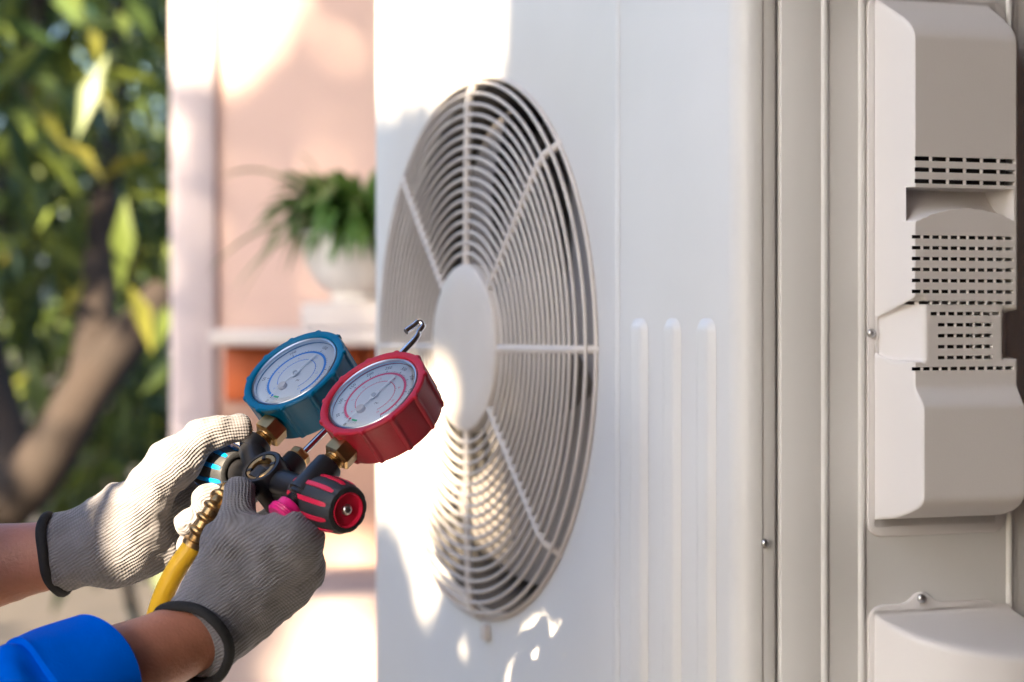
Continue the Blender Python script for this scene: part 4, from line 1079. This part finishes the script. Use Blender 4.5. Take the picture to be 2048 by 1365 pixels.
def shade_tree(label, need, per_m2, d0, d1, l0, l1, stray, seed, trunk, fine=0):
    q = np.random.default_rng(seed)
    Q = np.array([ab(P(*p)) for p in need]); lo_, hi2 = Q.min(0) - .10, Q.max(0) + .10
    N = int(np.prod(hi2 - lo_) * per_m2)
    AB = lo_ + q.random((N, 2)) * (hi2 - lo_)
    N2 = int(N * stray); AB = np.concatenate([AB, (lo_ + hi2) / 2 + q.normal(0, 1, (N2, 2)) * (hi2 - lo_) * .45])
    nbig = len(AB)
    if fine:                                    # small leaves added at the gap rims to sharpen the sun patches
        B = lo_ + q.random((int(np.prod(hi2 - lo_) * fine), 2)) * (hi2 - lo_); dm = np.full(len(B), 9.)
        for p_ in lit: dm = np.minimum(dm, np.abs(seg_d(B, p_)))
        AB = np.concatenate([AB, B[dm < .10]])
        gb = np.array([[v @ E1, v @ E2] for v in GLOVES[0][0][::7]]); g0, g1 = gb.min(0) - .06, gb.max(0) + .06
        ngl = int(np.prod(g1 - g0) * 110000)
        AB = np.concatenate([AB, g0 + q.random((int(np.prod(g1 - g0) * 110000), 2)) * (g1 - g0)])
    depth = q.uniform(d0, d1, len(AB))
    base_t = np.array(SUN) @ np.array(P(*need[0]))
    Ls = q.uniform(l0, l1, len(AB)); Ls[nbig:] *= .42
    if fine:                                    # low branch added out of view to sharpen the shadow edge on the glove
        near = (AB > g0).all(1) & (AB < g1).all(1); ht = np.array(SUN) @ np.array(P(300, 1000, 1.58)) - base_t
        depth[near] = ht + q.uniform(.80, 1.15, near.sum()); Ls[near] = np.minimum(Ls[near], .034); Ls[-ngl:] *= .8
    C = AB[:, :1] * E1 + AB[:, 1:] * E2 + (depth + base_t)[:, None] * np.array(SUN)
    Dv = q.normal(0, .7, (len(AB), 3)) + np.array([0, 0, -.5]); Dv /= np.linalg.norm(Dv, axis=1)[:, None]
    mid = C + Dv * (Ls * .5)[:, None]; X = np.stack([mid @ E1, mid @ E2], 1)
    keep = np.ones(len(X), bool)
    for p_ in lit[:4] + lit[5:]: keep &= seg_d(X, p_) > Ls * .34
    if fine:                                    # no leaf of the low branch may hang between the sun and the left hand
        bv = BVHTree.FromPolygons([tuple(v) for v in GLOVES[0][0]], [tuple(int(i) for i in f) for f in GLOVES[0][1]])
        Bx = np.array([[v @ E1, v @ E2] for v in GLOVES[0][0][::7]]); b0, b1 = Bx.min(0) - .03, Bx.max(0) + .03
        down = -SUN
        for i in np.nonzero((X > b0).all(1) & (X < b1).all(1))[0]:
            for o_ in (0, -.5, .5):
                p = Vector(mid[i] + Dv[i] * Ls[i] * o_)
                r_ = .004
                for dx, dy in ((0, 0), (r_, 0), (-r_, 0), (0, r_), (0, -r_)):
                    h_, nn_, _, _ = bv.ray_cast(p + e1_ * dx + e2_ * dy, down)
                    fing = h_ is not None and h_.x > P(338, 0, 1.57).x and h_.z < P(0, 966, 1.57).z
                    if h_ is not None and (not fing or q.random() < .45) and (h_ - cutL).dot(axl) > .034 + .005 * math.sin(h_.z * 60): keep[i] = False; break
                if not keep[i]: break
    C, Dv, Ls = C[keep], Dv[keep], Ls[keep]
    cen = C.mean(0); base = Vector((cen[0] + trunk[0], cen[1] + trunk[1], 0)); top = Vector(cen)
    t = thing('shade_tree', label, 'tree', loc=base, group='trees shading the yard'); iv = Matrix.Translation(-base)
    pa = catmull([base - Vector((0, 0, .05)), base + Vector((.05, .05, top.z * .3)), (base + Vector((0, 0, top.z)) + top) / 2 - Vector((0, 0, .8))], 6)
    br = []
    if fine:
        hc = Vector(C[np.abs((C @ np.array(SUN)) - base_t - ht - .95) < .3].mean(0)) + e2_ * .22; br = [tube(catmull([pa[-1], (pa[-1] + hc) / 2 + Vector((0, 0, .25)), hc], 6), [.016 - .001 * i for i in range(13)], 10)]
    me = tube(pa, [.15 - .07 * i / (len(pa) - 1) for i in range(len(pa))], 12); me = join([me] + br); me.transform(iv); link('trunk', me, M['bark'], t)
    me = leaves(C, Dv, Ls, Ls * .24, q.uniform(.2, 1, len(C)), q); me.transform(iv); link('crown', me, M['leaf_shade'], t)
    print('shade', lo_, hi2, len(C), cen)
shade_tree('broad leafy tree whose low crown shades the air conditioner',
           [(752, 700, 2.25), (0, 700, 1.6), (-60, 1250, 1.62), (-60, 1420, 1.40), (330, 1420, 1.42), (300, 1365, 1.5), (752, -60, 2.25), (752, 1400, 2.25), (1500, -60, 1.65), (1500, 1400, 1.65), (2048, 0, 1.7), (2048, 1365, 1.7)], 3800, 4.4, 6.0, .09, .15, .25, 77, (-.4, -.5), fine=16000)
shade_tree('added unseen fine-leaved tree thinly shading the pink wall',
           [(440, 600, 4.1), (330, -150, 3.85), (330, 1365, 3.85), (440, -150, 4.1), (440, 1365, 3.7), (800, -150, 4.1), (800, 1450, 3.3), (380, 1450, 3.3), (380, 900, 3.3)], 3000, 8.5, 11, .08, .12, .3, 78, (-.6, .3))  # crown put out of view to thin the sun on the wall
shade_tree('added unseen tree shading the mango tree and garden',
           [(0, 500, 6), (-500, -400, 6), (380, -400, 6), (-500, 1000, 6), (380, 1000, 6)], 1500, 5, 7.5, .10, .16, .3, 79, (-.6, .6))  # crown put out of view to dim the garden trunk and leaves
hs = thing('side_shade_wall', 'added unseen dark wall at the right keeping light off the side panel', 'wall', loc=(2.3, 1.0, 0))  # dark wall added out of view to cut light on the side panel
link('plaster_face', box(-.1, .1, -3.05, 3.1, 0, 3.4), mat('shade_wall_dark', (0.075, 0.055, 0.045), .9, noise=.08, nscale=2, bump=.2, bscale=50), hs)
link('coping', box(-.14, .14, -3.05, 3.1, 3.4005, 3.48, .01), M['stone'], hs)
rf_ = thing('shade_roof', 'added unseen flat roof blocking sky light over the unit', 'roof', loc=(.95, .95, 2.8))  # roof added out of view to hold back light from above
link('shade_roof_underside', box(-1.45, 1.45, -3.1, 3.1, 0, .03), mat('shade_roof_board', (0.22, 0.17, 0.14), .85, noise=.1, nscale=3), rf_)
link('roof_sheet', box(-1.5, 1.5, -3.15, 3.1, .031, .09), M['stone'], rf_)
# unseen wall added behind the camera to darken and tint the side panel
ow_ = thing('bounce_wall', 'added unseen brownish-pink wall blocking sky and bouncing warm light onto the unit', 'wall', loc=(2.6, -2.3, 0))
link('plaster_face', box(-4.1, 5.2, -.12, .12, 0, 5.2), mat('brown_pink_plaster', (0.52, 0.315, 0.300), .9, noise=.08, nscale=2, bump=.2, bscale=50), ow_)
link('coping', box(-4.14, 5.24, -.16, .16, 5.2005, 5.28, .01), M['stone'], ow_)
